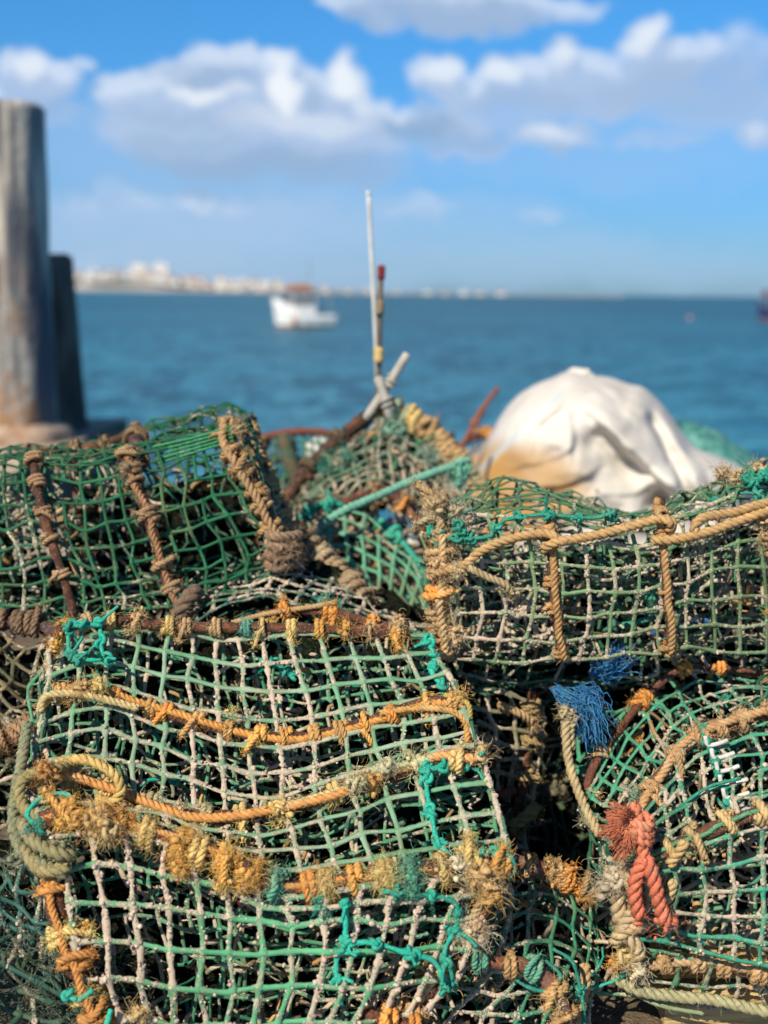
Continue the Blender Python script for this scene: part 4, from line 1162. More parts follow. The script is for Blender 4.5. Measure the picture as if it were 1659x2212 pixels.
# ================================================================== blurred traps further back
T = thing('lobster_trap', 'hoop-topped trap at the centre back, gold rope wound along its arch, under the poles', 'lobster trap', P(830, 1250, 2.9) * [1, 1, 0], 'heaped lobster traps')
kw = dict(m=5, sides=5, barn=.6, r=.0042)
h1 = [
    [(560, 1180, 2.75), (640, 1060, 2.8), (720, 960, 2.85), (800, 905, 2.9), (850, 895, 2.9)],
    [(600, 1200, 2.65), (690, 1080, 2.68), (760, 1000, 2.7), (830, 960, 2.72), (890, 940, 2.74)],
    [(650, 1220, 2.56), (740, 1110, 2.58), (820, 1040, 2.6), (900, 1010, 2.62), (980, 1000, 2.64)],
]
h2 = [
    [(605, 1110, 2.75), (700, 985, 2.82), (770, 925, 2.86), (830, 893, 2.88), (900, 918, 2.86), (970, 980, 2.81), (1030, 1055, 2.74), (1052, 1120, 2.7)],
    [(630, 1150, 2.62), (715, 1045, 2.68), (775, 995, 2.7), (830, 978, 2.72), (885, 1003, 2.71), (940, 1058, 2.68), (990, 1130, 2.62), (1012, 1190, 2.58)],
    [(645, 1195, 2.52), (725, 1105, 2.55), (780, 1072, 2.57), (830, 1064, 2.58), (875, 1089, 2.57), (910, 1134, 2.55), (950, 1204, 2.5), (975, 1270, 2.46)],
]
make_net(T, h2, 20, 8, col=(.15, .30, .19), col2=(.10, .13, .07), crust=.4, low=.006, name='net_roof', **kw)
crumple(T, shift(h2, 10, -10, .2), 16, 12, .03, col=(.3, .26, .2), crust=.6, barn=1.5, r=.004, m=5)
crumple(T, shift(h1, 60, 10, .2), 16, 12, .03, col=(.24, .14, .07), crust=.4, barn=1.0, r=.004, m=5)
shade_sheet(T, shift(h1[1:], 20, 0, .22))
shade_sheet(T, shift(h2[1:], 0, 0, .26))
scraps(T, h2, 160, .04, .25, r=.005, L=.06)
scraps(T, h1, 90, .04, .2, r=.005, L=.06)
make_rod(T, [(600, 1110, 2.74), (660, 1020, 2.78), (730, 950, 2.82), (800, 895, 2.86), (825, 880, 2.88)], .015, col=(.03, .02, .015), lashes=lin(4), lr=.007, lcol=(.12, .08, .05), fray=12)
make_rod(T, [(825, 880, 2.88), (870, 890, 2.86), (920, 925, 2.84), (975, 985, 2.8), (1025, 1050, 2.75), (1050, 1100, 2.72)], .013, col=(.12, .06, .04), lashes=lin(15), lr=.0125, lcol=(.58, .38, .17), mix=[STRAW, (.40, .52, .34)], fray=12, turns=(1.2, 2.2))
make_rod(T, [(645, 1195, 2.51), (725, 1103, 2.54), (780, 1070, 2.56), (830, 1062, 2.57), (875, 1087, 2.56), (910, 1132, 2.54), (950, 1202, 2.49), (975, 1268, 2.45)], .011, col=(.10, .04, .03), lashes=lin(6), lr=.009, lcol=(.34, .2, .1), fray=8)
make_rod(T, [(870, 1090, 2.52), (920, 1150, 2.5), (980, 1240, 2.48)], .010, col=(.3, .15, .07), lashes=lin(4), lr=.008, lcol=ORANGE, fray=8)
for px, sz, n, c in (((850, 930, 2.8), .06, 80, (.2, .4, .28)), ((745, 985, 2.72), .05, 60, (.0, .26, .2)), ((700, 1010, 2.7), .04, 50, (.02, .28, .2)), ((930, 980, 2.7), .05, 60, (.3, .45, .34))):
    make_tuft(T, px, sz, n, c, r=.0012)
for (a, b, Y, s, c) in ((880, 975, 2.75, .022, (.7, .7, .68)), (905, 985, 2.76, .026, (.75, .74, .7)), (835, 985, 2.72, .009, (.03, .3, .6)), (800, 1040, 2.7, .016, (.65, .5, .3)), (870, 1050, 2.66, .018, (.7, .25, .05)), (895, 1045, 2.66, .014, (.65, .25, .06)), (850, 1130, 2.62, .022, (.78, .76, .74)), (930, 1135, 2.6, .026, (.8, .79, .77)), (900, 1170, 2.58, .024, (.8, .78, .74)), (800, 1075, 2.66, .012, (.7, .4, .07)), (780, 1090, 2.66, .012, (.7, .4, .07))):
    mb = MB()
    mb.lumps(P(a, b, Y + .06)[None] + rng.normal(size=(4, 3)) * s * .6, np.full(4, s * .55), np.array([c4(tuple(np.array(c) * .85))] * 4))
    mb.build('plastic_litter', TWINE, T)

T = thing('lobster_trap', 'pale green big-celled trap below the diagonal turquoise rope, blurred at centre', 'lobster trap', P(800, 1350, 2.5) * [1, 1, 0], 'heaped lobster traps')
j1 = [
    [(640, 1150, 2.42), (690, 1095, 2.45), (760, 1095, 2.46), (830, 1130, 2.45), (890, 1190, 2.42), (930, 1270, 2.4)],
    [(650, 1210, 2.36), (700, 1160, 2.38), (760, 1165, 2.38), (820, 1195, 2.37), (870, 1245, 2.36), (915, 1320, 2.34)],
    [(680, 1270, 2.3), (720, 1240, 2.3), (770, 1250, 2.3), (820, 1280, 2.3), (860, 1320, 2.3), (900, 1380, 2.3)],
]
make_net(T, j1, 9, 5, col=(.16, .46, .28), crust=.12, barn=.5, r=.0045, m=6, low=.004)
crumple(T, shift(j1, 15, 0, .12), 12, 9, .025, col=(.2, .19, .1), crust=.5, barn=2, r=.004)
crumple(T, shift(j1, 45, 0, .2), 12, 9, .025, col=(.12, .14, .09), crust=.5, barn=2, r=.004)
shade_sheet(T, shift(j1, 10, 0, .2))
scraps(T, j1, 120, .04, .18, r=.005, L=.05)
make_twine(T, [(640, 1125, 2.42), (690, 1090, 2.44), (740, 1090, 2.45)], r=.006, col=(.0, .36, .26), knots=(.3, .8), ks=.016)
make_twine(T, [(820, 1120, 2.44), (860, 1160, 2.42), (905, 1225, 2.4), (925, 1300, 2.38), (915, 1350, 2.36)], r=.007, col=(.02, .38, .27), knots=(.2, .5, .8), ks=.018)
make_rod(T, [(640, 1190, 2.35), (700, 1240, 2.3), (780, 1290, 2.26), (820, 1330, 2.25)], .012, lashes=lin(8), lr=.011, lcol=(.55, .42, .26), fray=30, fl=.025)

T = thing('lobster_trap', 'rust-framed trap far back at left of centre, beside a white float, against the water', 'lobster trap', P(640, 1100, 3.5) * [1, 1, 0], 'heaped lobster traps')
make_rod(T, [(545, 950, 3.4), (600, 938, 3.4), (660, 932, 3.4), (720, 938, 3.4), (790, 960, 3.4)], .011, col=(.22, .06, .04))
make_rod(T, [(545, 998, 3.4), (640, 992, 3.4), (760, 1000, 3.4)], .011, col=(.16, .05, .04))
make_rod(T, [(560, 945, 3.4), (556, 1010, 3.4), (550, 1090, 3.4)], .02, col=(.12, .08, .05), lashes=lin(3), lr=.014, lcol=(.24, .15, .06), fray=10)
make_rod(T, [(612, 940, 3.38), (625, 990, 3.36), (650, 1060, 3.34)], .022, col=(.03, .12, .07))
make_net(T, [[(540, 950, 3.4), (660, 936, 3.4), (790, 960, 3.4)], [(540, 1030, 3.38), (660, 1020, 3.38), (790, 1040, 3.38)], [(540, 1120, 3.36), (660, 1110, 3.36), (790, 1120, 3.36)]], 13, 9, col=(.05, .2, .12), crust=.2, **kw)
make_net(T, [[(560, 1030, 3.5), (680, 1025, 3.5)], [(565, 1090, 3.45), (690, 1090, 3.45)]], 7, 4, name='bait_basket', col=(.6, .36, .06), crust=.1, barn=0, r=.009, m=4, sides=5)

T = thing('lobster_trap', 'rusty orange-rodded trap far back, just left of the white sack', 'lobster trap', P(1000, 1050, 4.25) * [1, 1, 0], 'heaped lobster traps')
make_rod(T, [(945, 1020, 4.25), (1000, 960, 4.25), (1030, 905, 4.25), (1052, 870, 4.25), (1076, 838, 4.25)], .010, col=(.34, .10, .04), lashes=[.6], lr=.008, lcol=(.5, .2, .1), fray=0)
make_rod(T, [(950, 985, 4.26), (1005, 955, 4.26), (1075, 925, 4.26)], .011, col=(.16, .05, .03), lashes=[.8], lr=.011, lcol=(.7, .3, .06), fray=4)
make_rod(T, [(985, 1060, 4.22), (1035, 990, 4.22), (1072, 925, 4.22)], .011, col=(.42, .14, .03), lashes=lin(3), lr=.010, lcol=ORANGE, fray=4)
make_rod(T, [(975, 935, 4.3), (968, 990, 4.3), (980, 1080, 4.25)], .014, col=(.05, .05, .07))
make_net(T, [[(950, 995, 4.26), (1070, 950, 4.26)], [(945, 1060, 4.26), (1070, 1040, 4.26)], [(945, 1130, 4.24), (1070, 1120, 4.24)]], 6, 8, col=(.25, .2, .1), crust=.4, **kw)

# ================================================================== loose ropes and scraps lying on the heap
def loose(name, label, cat, parts, base):
    o = thing(name, label, cat, P(*base))
    return o


o = thing('rope_end', 'salmon red rope with a frayed tassel hanging on the lower right trap', 'rope', P(1390, 1840, 1.46))
make_rope(o, [(1368, 1735, 1.48), (1378, 1780, 1.46), (1388, 1830, 1.455), (1392, 1868, 1.45)], .0105, SALMON, fuzz=160, fl=.01, name='rope_strand')
make_rope(o, [(1394, 1850, 1.45), (1374, 1895, 1.45), (1372, 1940, 1.45), (1382, 1985, 1.45)], .0115, (.74, .19, .10), fuzz=160, fl=.01, name='rope_strand', ends=26)
make_rope(o, [(1394, 1850, 1.447), (1412, 1900, 1.445), (1424, 1950, 1.445), (1440, 2000, 1.445)], .0115, (.74, .19, .10), fuzz=160, fl=.01, name='rope_strand', ends=26)
mb = MB()
for c_ in range(46):
    a_ = math.radians(rng.uniform(125, 262))
    ax = unit(np.array([math.cos(a_), rng.normal(-.25, .25), math.sin(a_)]))
    q_ = P(1368 - rng.uniform(0, 12), 1778 + rng.normal() * 14, 1.457)
    L_ = rng.uniform(.017, .031)
    m_ = 22
    bend = rng.normal(size=3) * .35
    t_ = np.linspace(0, 1, 7)[None, :, None]
    o_ = q_[None] + rng.normal(size=(m_, 3)) * .002
    e_ = ax[None] + rng.normal(size=(m_, 3)) * .10
    pts_ = o_[:, None] + L_ * (t_ * e_[:, None] + t_ ** 2 * (bend * .5 + np.array([0, 0, -.25]))) + np.sin(t_ * 9 + c_) * .0016 * rng.normal(size=(m_, 1, 3))
    f_ = rng.uniform(.75, 1.15, (m_, 1))
    mb.tubes(pts_, .0008 * np.linspace(1.1, .5, 7)[None] * np.ones((m_, 1)), 3, None, np.c_[np.array([[.80, .25, .13]]) * f_, np.zeros(m_)])
mb.build('tassel', FUZZ, o)
knt = MB()
for i in range(3):
    a = np.linspace(0, 2 * math.pi, 14)
    c = P(1380, 1775 + i * 16, 1.462)
    rope(knt, c + np.stack([np.cos(a) * .014, np.sin(a) * .012, np.sin(a * 2) * .004], 1), .007, SALMON, fuzz=200, fl=.008)
knt.build('rope_knot', ROPE, o)

o = thing('rope_end', 'pale tan rope hanging down the dark gap, left of the rusty arched rod', 'rope', P(1225, 1540, 1.74))
make_rope(o, [(1225, 1535, 1.73), (1222, 1580, 1.72), (1228, 1640, 1.71), (1242, 1690, 1.69), (1262, 1740, 1.67), (1295, 1805, 1.64)], .0085, (.55, .43, .23), fuzz=260, fl=.014, name='rope_strand')
make_rope(o, [(1245, 1545, 1.73), (1232, 1575, 1.725), (1235, 1620, 1.72)], .008, (.58, .44, .22), fuzz=260, name='rope_strand')
make_tuft(o, (1222, 1540, 1.725), .026, 130, (.56, .45, .26))
make_tuft(o, (1262, 1770, 1.66), .016, 60, (.5, .42, .26))

o = thing('rope_scrap', 'bright blue frayed rope scrap caught in the dark gap below the olive trap', 'rope scrap', P(1240, 1510, 1.78))
mb = MB()
for seq, n in (([(1200, 1488, 1.77), (1235, 1515, 1.745), (1268, 1520, 1.74), (1280, 1560, 1.735), (1290, 1590, 1.73)], 70), ([(1208, 1505, 1.765), (1240, 1525, 1.742), (1265, 1548, 1.735), (1270, 1585, 1.735)], 45), ([(1245, 1490, 1.76), (1275, 1500, 1.74), (1285, 1540, 1.735)], 90), ([(1285, 1440, 1.80), (1315, 1445, 1.79), (1345, 1425, 1.80)], 90), ([(1300, 1465, 1.80), (1320, 1440, 1.79), (1330, 1420, 1.80)], 50)):
    C_ = spline(PL(seq), n=12)
    sp_ = np.linspace(.35, 1.5, 12)[None, :, None]
    pts_ = C_[None] + rng.normal(size=(n, 1, 3)) * np.array([.006, .004, .006]) * sp_ + np.cumsum(rng.normal(size=(n, 12, 3)) * .0026, 1)
    f_ = rng.uniform(.55, 1.25, (n, 1))
    mb.tubes(pts_, .0007 * np.ones((n, 12)), 3, None, np.c_[np.array([[.015, .23, .52]]) * f_, np.zeros(n)])
mb.build('fibre_strands', TWINE, o)
make_rope(o, [(1275, 1455, 1.80), (1300, 1445, 1.80), (1335, 1425, 1.82), (1370, 1415, 1.84)], .008, (.0, .13, .45), name='rope_strand')

o = thing('rope', 'turquoise rope stretched diagonally over the blurred centre traps', 'rope', P(830, 1090, 2.44))
make_rope(o, [(645, 1190, 2.30), (690, 1140, 2.32), (740, 1105, 2.34), (820, 1070, 2.38), (900, 1035, 2.42), (970, 1010, 2.46), (1015, 995, 2.48)], .0105, (.20, .56, .42), fuzz=60, name='rope_strand')
make_rope(o, [(1015, 995, 2.48), (990, 1000, 2.46), (1000, 1030, 2.46), (985, 1050, 2.46)], .010, (.2, .56, .42), fuzz=200, name='rope_strand')
make_tuft(o, (1000, 1020, 2.46), .05, 160, (.16, .5, .36), r=.001)

o = thing('net_bundle', 'fuzzy grey-green tangle of old net with shade painted in, at the bottom left corner', 'fishing net', P(60, 2190, 1.42) * [1, 1, 0])  # corner shade painted into its fibre and net colours
mb = MB()
n = 1800
cx = P(50, 2170, 1.46)
q = rng.normal(size=(n, 3))
q = unit(q) * np.array([.16, .07, .13]) * rng.uniform(.5, 1, (n, 1))
fibres(mb, cx + q, q * np.array([1, 1, .6]) + np.array([-.08, -.08, .02]) + rng.normal(size=(n, 3)) * .05, rng.uniform(.03, .075, n), (.075, .12, .095), r=.0007, curl=.6)
mb.build('frayed_strands', FUZZ, o)
make_net(o, [[(-60, 2020, 1.46), (40, 2000, 1.47), (120, 2040, 1.45)], [(-60, 2120, 1.40), (50, 2110, 1.40), (150, 2140, 1.42)], [(-60, 2260, 1.38), (60, 2250, 1.38), (190, 2260, 1.40)]], 8, 7, crust=.15, barn=.3, col=(.04, .12, .09), low=.015, broken=.15)

o = thing('wooden_plank', 'yellowish wooden plank lying on the ground under the lower right trap', 'plank', P(1580, 2130, 1.66) * [1, 1, 0])
WOOD = m_simple('weathered_plank', (.74, .53, .24), (.40, .26, .11), 7, .85, .7, .006, stretch=(1, 12, 12))
for z0, z1, dy in ((.002, .055, 0), (.061, .118, .02)):
    mb = MB()
    x0, x1 = P(1405, 2110, 1.66)[0], P(1900, 2110, 1.66)[0]
    y = 1.565 + dy
    nx = 24
    G = np.zeros((9, nx, 3))
    prof = np.array([(0, z0 + .004), (.003, z0), (.12, z0), (.123, z0 + .004), (.123, z1 - .004), (.12, z1), (.003, z1), (0, z1 - .004), (0, z0 + .004)])
    xs = np.linspace(x0, x1, nx)
    G[:, :, 0] = xs[None]
    G[:, :, 1] = y + prof[:, :1]
    G[:, :, 2] = prof[:, 1:] + rng.normal(size=(1, nx)) * .0008
    mb.grid(G)
    e = np.arange(8)
    mb.add(G[:8, 0], [[0, 1, 2, 7], [7, 2, 3, 6], [6, 3, 4, 5]][:2] + [[6, 3, 4, 5]])
    mb.build('board', WOOD, o, smooth=False)

# ================================================================== white sack
def sack():
    o = thing('bulk_sack', 'big dirty white woven sack with a yellow stain, slumped behind the traps', 'sack', P(1310, 1090, 3.7) * [1, 1, 0])
    out = np.array([(1000, 1370), (975, 1200), (995, 1090), (1022, 1010), (1058, 945), (1088, 895), (1120, 858), (1160, 832), (1200, 816), (1232, 803), (1275, 810), (1320, 816), (1360, 830), (1392, 838), (1432, 876), (1468, 925), (1505, 968), (1565, 992), (1625, 1028), (1630, 1090), (1650, 1200), (1650, 1370), (1500, 1385), (1330, 1390), (1150, 1385)], float)
    cl = np.vstack([out, out[:1]])
    sp = spline(np.c_[cl, np.zeros(len(cl))], n=261)[:-1, :2]
    cen = np.array([1290., 1060.])
    Y0 = 3.78
    rings = np.r_[np.linspace(0.01, .8, 46), np.linspace(.815, 1, 22)]

    def seg(x, y, a, b):
        a, b = np.array(a, float), np.array(b, float)
        d = b - a
        L = math.hypot(*d)
        u = ((x - a[0]) * d[0] + (y - a[1]) * d[1]) / L ** 2
        v = ((x - a[0]) * -d[1] + (y - a[1]) * d[0]) / L      # >0 lies below-left of the line
        return u, v

    def sm(x, a, b):
        t = np.clip((x - a) / (b - a), 0, 1)
        return t * t * (3 - 2 * t)
    front, back = [], []
    cf, cb = [], []
    for r in rings:
        q = cen + (sp - cen) * r
        x, y = q[:, 0], q[:, 1]
        bulge = .40 * math.sqrt(max(0, 1 - r ** 2.4))
        h = np.zeros(len(q))
        u, v = seg(x, y, (1248, 868), (1470, 1085))
        win = sm(u, -.06, .12) * (1 - sm(u, .95, 1.1))
        h += win * (.05 * np.exp(-((v + 14) / 30) ** 2) * (.4 + .6 * u) - .13 * sm(u, 0, .5) * (1 - .65 * sm(u, .62, .78) * (1 - sm(u, .82, .92))) * sm(v, -5, 6) * (1 - sm(v, 12, 105)))
        u, v = seg(x, y, (1390, 850), (1500, 1090))
        h += -.06 * np.exp(-(v / 12) ** 2) * sm(u, .05, .3) * (1 - sm(u, .9, 1.05)) + .03 * np.exp(-((v + 22) / 18) ** 2) * sm(u, .05, .3)
        u, v = seg(x, y, (1215, 845), (1040, 1010))
        h += .012 * np.exp(-(v / 16) ** 2) * sm(u, 0, .15) * (1 - sm(u, .9, 1.05)) - .02 * sm(-v if False else v, -30, 0) * 0
        u, v = seg(x, y, (1110, 960), (1240, 1080))
        h += .012 * np.exp(-(v / 22) ** 2)
        for k in range(7):
            a = (1120 + k * 47, 940 + (k * 67) % 90)
            u, v = seg(x, y, a, (a[0] + 120, a[1] + 30 - 11 * k))
            h += .009 * np.exp(-(v / 13) ** 2) * np.exp(-((u - .5) / .45) ** 2)
        for (a_, b2_, am, wd) in (((1095, 905), (1250, 815), .014, 8), ((1130, 985), (1236, 812), .018, 8), ((1215, 1040), (1240, 815), .013, 9), ((1190, 900), (1238, 812), .012, 6), ((1325, 870), (1245, 812), .013, 7), ((1420, 900), (1262, 815), .016, 8), ((1480, 1000), (1300, 825), .012, 8), ((1040, 1020), (1150, 850), .012, 8), ((1120, 1060), (1330, 1010), .010, 8), ((1100, 1020), (1250, 960), .012, 7), ((1250, 1080), (1420, 1050), .010, 7), ((1530, 1070), (1440, 900), .016, 9), ((1560, 1050), (1470, 960), .012, 7)):
            u, v = seg(x, y, a_, b2_)
            v = v + 7 * np.sin(u * 7 + a_[0])
            h += .5 * am * (np.exp(-(v / wd) ** 2) - .7 * np.exp(-((v - wd * 1.8) / wd) ** 2)) * sm(u, -.05, .2) * (1 - sm(u, .8, 1.05))
        h *= 1 - sm(np.full(len(q), r), .85, 1.0) * .8
        h += .0025 * np.sin(x * .11 - y * .05) * np.sin(y * .13 + x * .03) * (1 - r ** 4)
        h += .016 * np.sin(x * .045 + y * .03) * np.sin(y * .05 - x * .017) * (1 - r ** 4)
        Pf = np.array([P(a, b, Y0 - bulge) for a, b in q])
        Pf[:, 1] -= h
        front.append(Pf)
        back.append(np.array([P(a, b, Y0) for a, b in q]) + np.array([0, bulge * 1.1, 0]) + np.array([0, 0, -.0]))
        base = np.tile(np.array([.75, .71, .645, 0]), (len(q), 1))
        st = (1 - sm(np.hypot((x - 1085) / 1.7, y - 1065), 75, 135)) * .97
        st = np.maximum(st, (1 - sm(np.abs(y - 1100 + (x - 1050) * .0), 25, 60)) * (1 - sm(x, 1150, 1230)))
        base[:, :3] = base[:, :3] * (1 - st[:, None]) + np.array([.50, .26, .06]) * st[:, None]
        u, v = seg(x, y, (1215, 845), (1035, 1015))
        bl = np.exp(-(v / 7) ** 2) * sm(u, -.05, .05)
        base[:, :3] = base[:, :3] * (1 - .6 * bl[:, None]) + np.array([.5, .66, .72]) * .6 * bl[:, None]
        cf.append(base)
        cb.append(np.tile(np.array([.66, .62, .54, 0]), (len(q), 1)))
    mb = MB()
    G = np.stack(front[::-1] + [])
    mb.grid(np.stack(front), col=np.stack(cf), wrap=True)
    mb.grid(np.stack(back)[::-1], col=np.stack(cb)[::-1], wrap=True)
    mb.build('sack_body', SACK, o)
    mb = MB()
    pts = [(1225, 818, 3.76), (1235, 800, 3.74), (1262, 812, 3.72), (1245, 826, 3.70)]
    q = spline(PL(pts), n=14)
    for k in range(3):
        mb.tube(q + rng.normal(size=q.shape) * .004 + np.array([k * .012, 0, 0]), .006, 7, (.74, .70, .64, 0))
    mb.build('tied_corner', SACK, o)
    return o


SACK = m_simple('woven_sack', (.7, .66, .6), (.50, .45, .36), 7, .75, .5, .008, useattr=True)
sack()

o = thing('net_bundle', 'turquoise fine net heaped behind the right side of the white sack', 'fishing net', P(1540, 1050, 4.2) * [1, 1, 0])
mb = MB()
TQ = m_simple('turquoise_net', (.22, .56, .50), (.05, .28, .25), 22, .85, .9, .03)
a = np.linspace(0, 2 * math.pi, 80)
cen, rows_ = P(1500, 1000, 4.15), []
base = P(1500, 1330, 4.15)
for k, t in enumerate(np.linspace(0, 1, 26)):
    z = math.sin(t * math.pi / 2)
    rad = math.cos(t * math.pi / 2) ** .7
    lump = 1 + .12 * np.sin(a * 3 + 1 + k * .2) + .06 * np.sin(a * 8 + k * .7)
    top = P(1455, 925, 4.15)[2]
    rows_.append(np.stack([P(1500, 1000, 4.15)[0] - .06 * z + np.cos(a) * rad * .34 * lump, 4.15 + np.sin(a) * rad * .3 * lump, 0.0 + z * top * (1 + .03 * np.sin(a * 5 + k))], 1))
G = np.stack(rows_)
mb.grid(G)
nf = 900
i, j = rng.integers(0, 26, nf), rng.integers(0, 80, nf)
fibres(mb, G[i, j], rng.normal(size=(nf, 3)) + np.array([0, 0, .4]), rng.uniform(.02, .05, nf), (.16, .56, .47), r=.002, curl=.5)
mb.build('net_heap', TQ, o)

# ================================================================== floats and poles
FOAM = m_simple('foam_plastic', (.74, .72, .66), (.6, .56, .48), 12, .7, .2, .004)


def net_float(px, r, label):
    mb = MB()
    c = P(*px)
    a = np.linspace(0, 2 * math.pi, 22)[:-1]
    prof = [(-1, .05), (-.96, .45), (-.8, .75), (-.45, .95), (0, 1), (.45, .95), (.8, .75), (.96, .45), (1, .22), (1.12, .2), (1.14, .05)]
    G = np.stack([np.stack([c[0] + np.cos(a) * r * w, c[1] + np.sin(a) * r * w, np.full(21, c[2] + h * r * .85)], 1) for h, w in prof])
    mb.grid(G, wrap=True)
    o = mb.build('net_float', FOAM)
    tag(o, label, 'float', 'white net floats')


net_float((690, 972, 3.6), .042, 'larger white net float on the rust-framed back trap')
net_float((728, 940, 3.7), .018, 'small white net float next to the dark side of the hoop-topped trap')
net_float((645, 1000, 3.55), .022, 'small pale net float left of the larger white float')

PAINT_W = m_simple('white_painted_pole', (.74, .74, .72), (.58, .57, .54), 30, .6, .1, .002)
BATTEN = m_simple('weathered_batten', (.56, .53, .47), (.40, .37, .31), 20, .85, .3, .003)
PAINT_D = m_simple('dark_pole', (.13, .10, .075), (.22, .18, .12), 25, .8, .3, .003, stretch=(1, 1, .3))
RED = m_simple('red_tape', (.24, .03, .035), (.16, .02, .025), 30, .7, .1, .002)
o = thing('marker_pole', 'slender dark marker pole with a red tip, upright behind the centre traps', 'marker pole', P(818, 900, 3.05))
mb = MB()
mb.tube(spline(PL([(815, 985, 3.0), (817, 880, 3.05), (818, 800, 3.05), (820, 700, 3.05), (822, 620, 3.05), (824, 575, 3.05)]), step=.02), np.linspace(.0072, .0050, 200)[:len(spline(PL([(815, 985, 3.0), (817, 880, 3.05), (818, 800, 3.05), (820, 700, 3.05), (822, 620, 3.05), (824, 575, 3.05)]), step=.02))], 10)
mb.build('shaft', PAINT_D, o)
mb = MB()
mb.tube(spline(PL([(823, 603, 3.05), (823.5, 590, 3.05), (824, 574, 3.05)]), step=.006), .010, 10)
mb.build('red_tip', RED, o)
mb = MB()
mb.tube(spline(PL([(818, 752, 3.04), (818, 762, 3.04), (818, 772, 3.04), (817, 782, 3.04)]), step=.006), .013, 10, c4(STRAW))
mb.build('rope_wrap', ROPE, o)
mb = MB()
mb.tube(spline(PL([(821, 650, 3.04), (821, 665, 3.04), (820, 678, 3.04)]), step=.006), .011, 10, c4((.3, .24, .15)))
mb.build('rope_wrap', ROPE, o)

o = thing('antenna_pole', 'tall thin white pole leaning beside the dark red-tipped pole', 'pole', P(815, 900, 3.15))
mb = MB()
mb.tube(spline(PL([(822, 985, 3.15), (818, 880, 3.15), (808, 660, 3.15), (803, 560, 3.15), (796, 420, 3.15)]), step=.03), .0054, 10)
mb.build('shaft', PAINT_W, o)
mb = MB()
mb.tube(spline(PL([(795.8, 424, 3.15), (795.6, 418, 3.15), (795.4, 413, 3.15)]), step=.004), .006, 10)
mb.build('end_cap', PAINT_W, o)

for pts, r, lab in (([(790, 905, 2.84), (838, 832, 2.84), (880, 765, 2.84)], .010, 'white batten crossing diagonally at the foot of the poles, upper end to the right'), ([(815, 815, 2.82), (830, 850, 2.82), (842, 905, 2.82)], .010, 'short pale upright batten at the foot of the poles')):
    p = spline(PL(pts), step=.02)
    o = thing('wooden_batten', lab, 'batten', p[0])
    mb = MB()
    t, nn, bb = frames(p)
    mb.tube(p, r * (1 + .05 * np.sin(np.arange(len(p)) * 1.3)), 9)
    mb.build('batten_bar', BATTEN, o)
    mb = MB()
    k = len(p) // 2
    rope(mb, np.stack([p[k] + (np.cos(x) * nn[k] + np.sin(x) * bb[k]) * r * 1.25 + t[k] * x * .002 for x in np.linspace(0, 14, 40)]), .0032, (.5, .48, .42))
    mb.build('cord_binding', ROPE, o)

# ================================================================== mooring posts on the quay
m, nt, b = newmat('weathered_steel')
k = N(nt)
g = k.coord('Object')
mp = nt.nodes.new('ShaderNodeMapping')
mp.inputs['Scale'].default_value = (1, 1, .10)
nt.links.new(g, mp.inputs[0])
st = k.noise(mp.outputs[0], 13, 4, .6)
bl = k.noise(g, 3.0, 4, .6)
sepz = nt.nodes.new('ShaderNodeSeparateXYZ')
nt.links.new(g, sepz.inputs[0])
c = k.mix(k.ramp(st, .38, .62), rgba((.26, .26, .25)), rgba((.72, .65, .53)))
rustm = k.math('MULTIPLY', k.ramp(bl, .45, .62), k.ramp(sepz.outputs[2], 1.7, .2))
c = k.mix(rustm, c, rgba((.42, .24, .13)))
c = k.mix(k.ramp(k.noise(mp.outputs[0], 4, 3), .56, .66), c, rgba((.10, .115, .14)))
nt.links.new(c, b.inputs['Base Color'])
b.inputs['Roughness'].default_value = .85
nt.links.new(k.bump(k.noise(g, 12, 5), .5, .03), b.inputs['Normal'])
STEEL = m
TAR = m_simple('tarred_timber', (.085, .075, .065), (.21, .185, .15), 7, .9, .5, .02, stretch=(1, 1, .25))
RUSTY = m_simple('rusty_flange', (.40, .22, .13), (.58, .46, .34), 8, .9, .5, .02)


def post(name, label, base, top, r0, r1, mat, foot=None, rough=.01):
    base, top = np.array(base), np.array(top)
    o = thing(name, label, 'mooring post', base)
    a = np.linspace(0, 2 * math.pi, 65)[:-1]
    n = 60
    rows_ = []
    for t in np.linspace(0, 1, n):
        c = base * (1 - t) + top * t
        r = (r0 * (1 - t) + r1 * t) * (1 + rough * np.sin(a * 5 + t * 7) + rough * .7 * np.sin(a * 11 - t * 19))
        rows_.append(np.stack([c[0] + np.cos(a) * r, c[1] + np.sin(a) * r, np.full(64, c[2])], 1))
    c = top
    for f, dz in ((.95, .02), (.8, .035), (.45, .03), (.01, .035)):
        rows_.append(np.stack([c[0] + np.cos(a) * r1 * f, c[1] + np.sin(a) * r1 * f, np.full(64, c[2] + dz) + rng.normal(size=64) * .006], 1))
    mb = MB()
    mb.grid(np.stack(rows_), wrap=True)
    mb.build('shaft', mat, o)
    if foot:
        mb = MB()
        rr = [(r0 * 1.02, .12), (r0 * 1.06, .10), (r0 * 1.18, .085), (r0 * 1.24, .06), (r0 * 1.25, .005)]
        mb.grid(np.stack([np.stack([base[0] + np.cos(a) * q * (1 + .03 * np.sin(a * 7)), base[1] + np.sin(a) * q * (1 + .03 * np.sin(a * 7)), np.full(64, base[2] + h)], 1) for q, h in rr][::-1]), wrap=True)
        mb.build('foot_flange', foot, o)
    return o


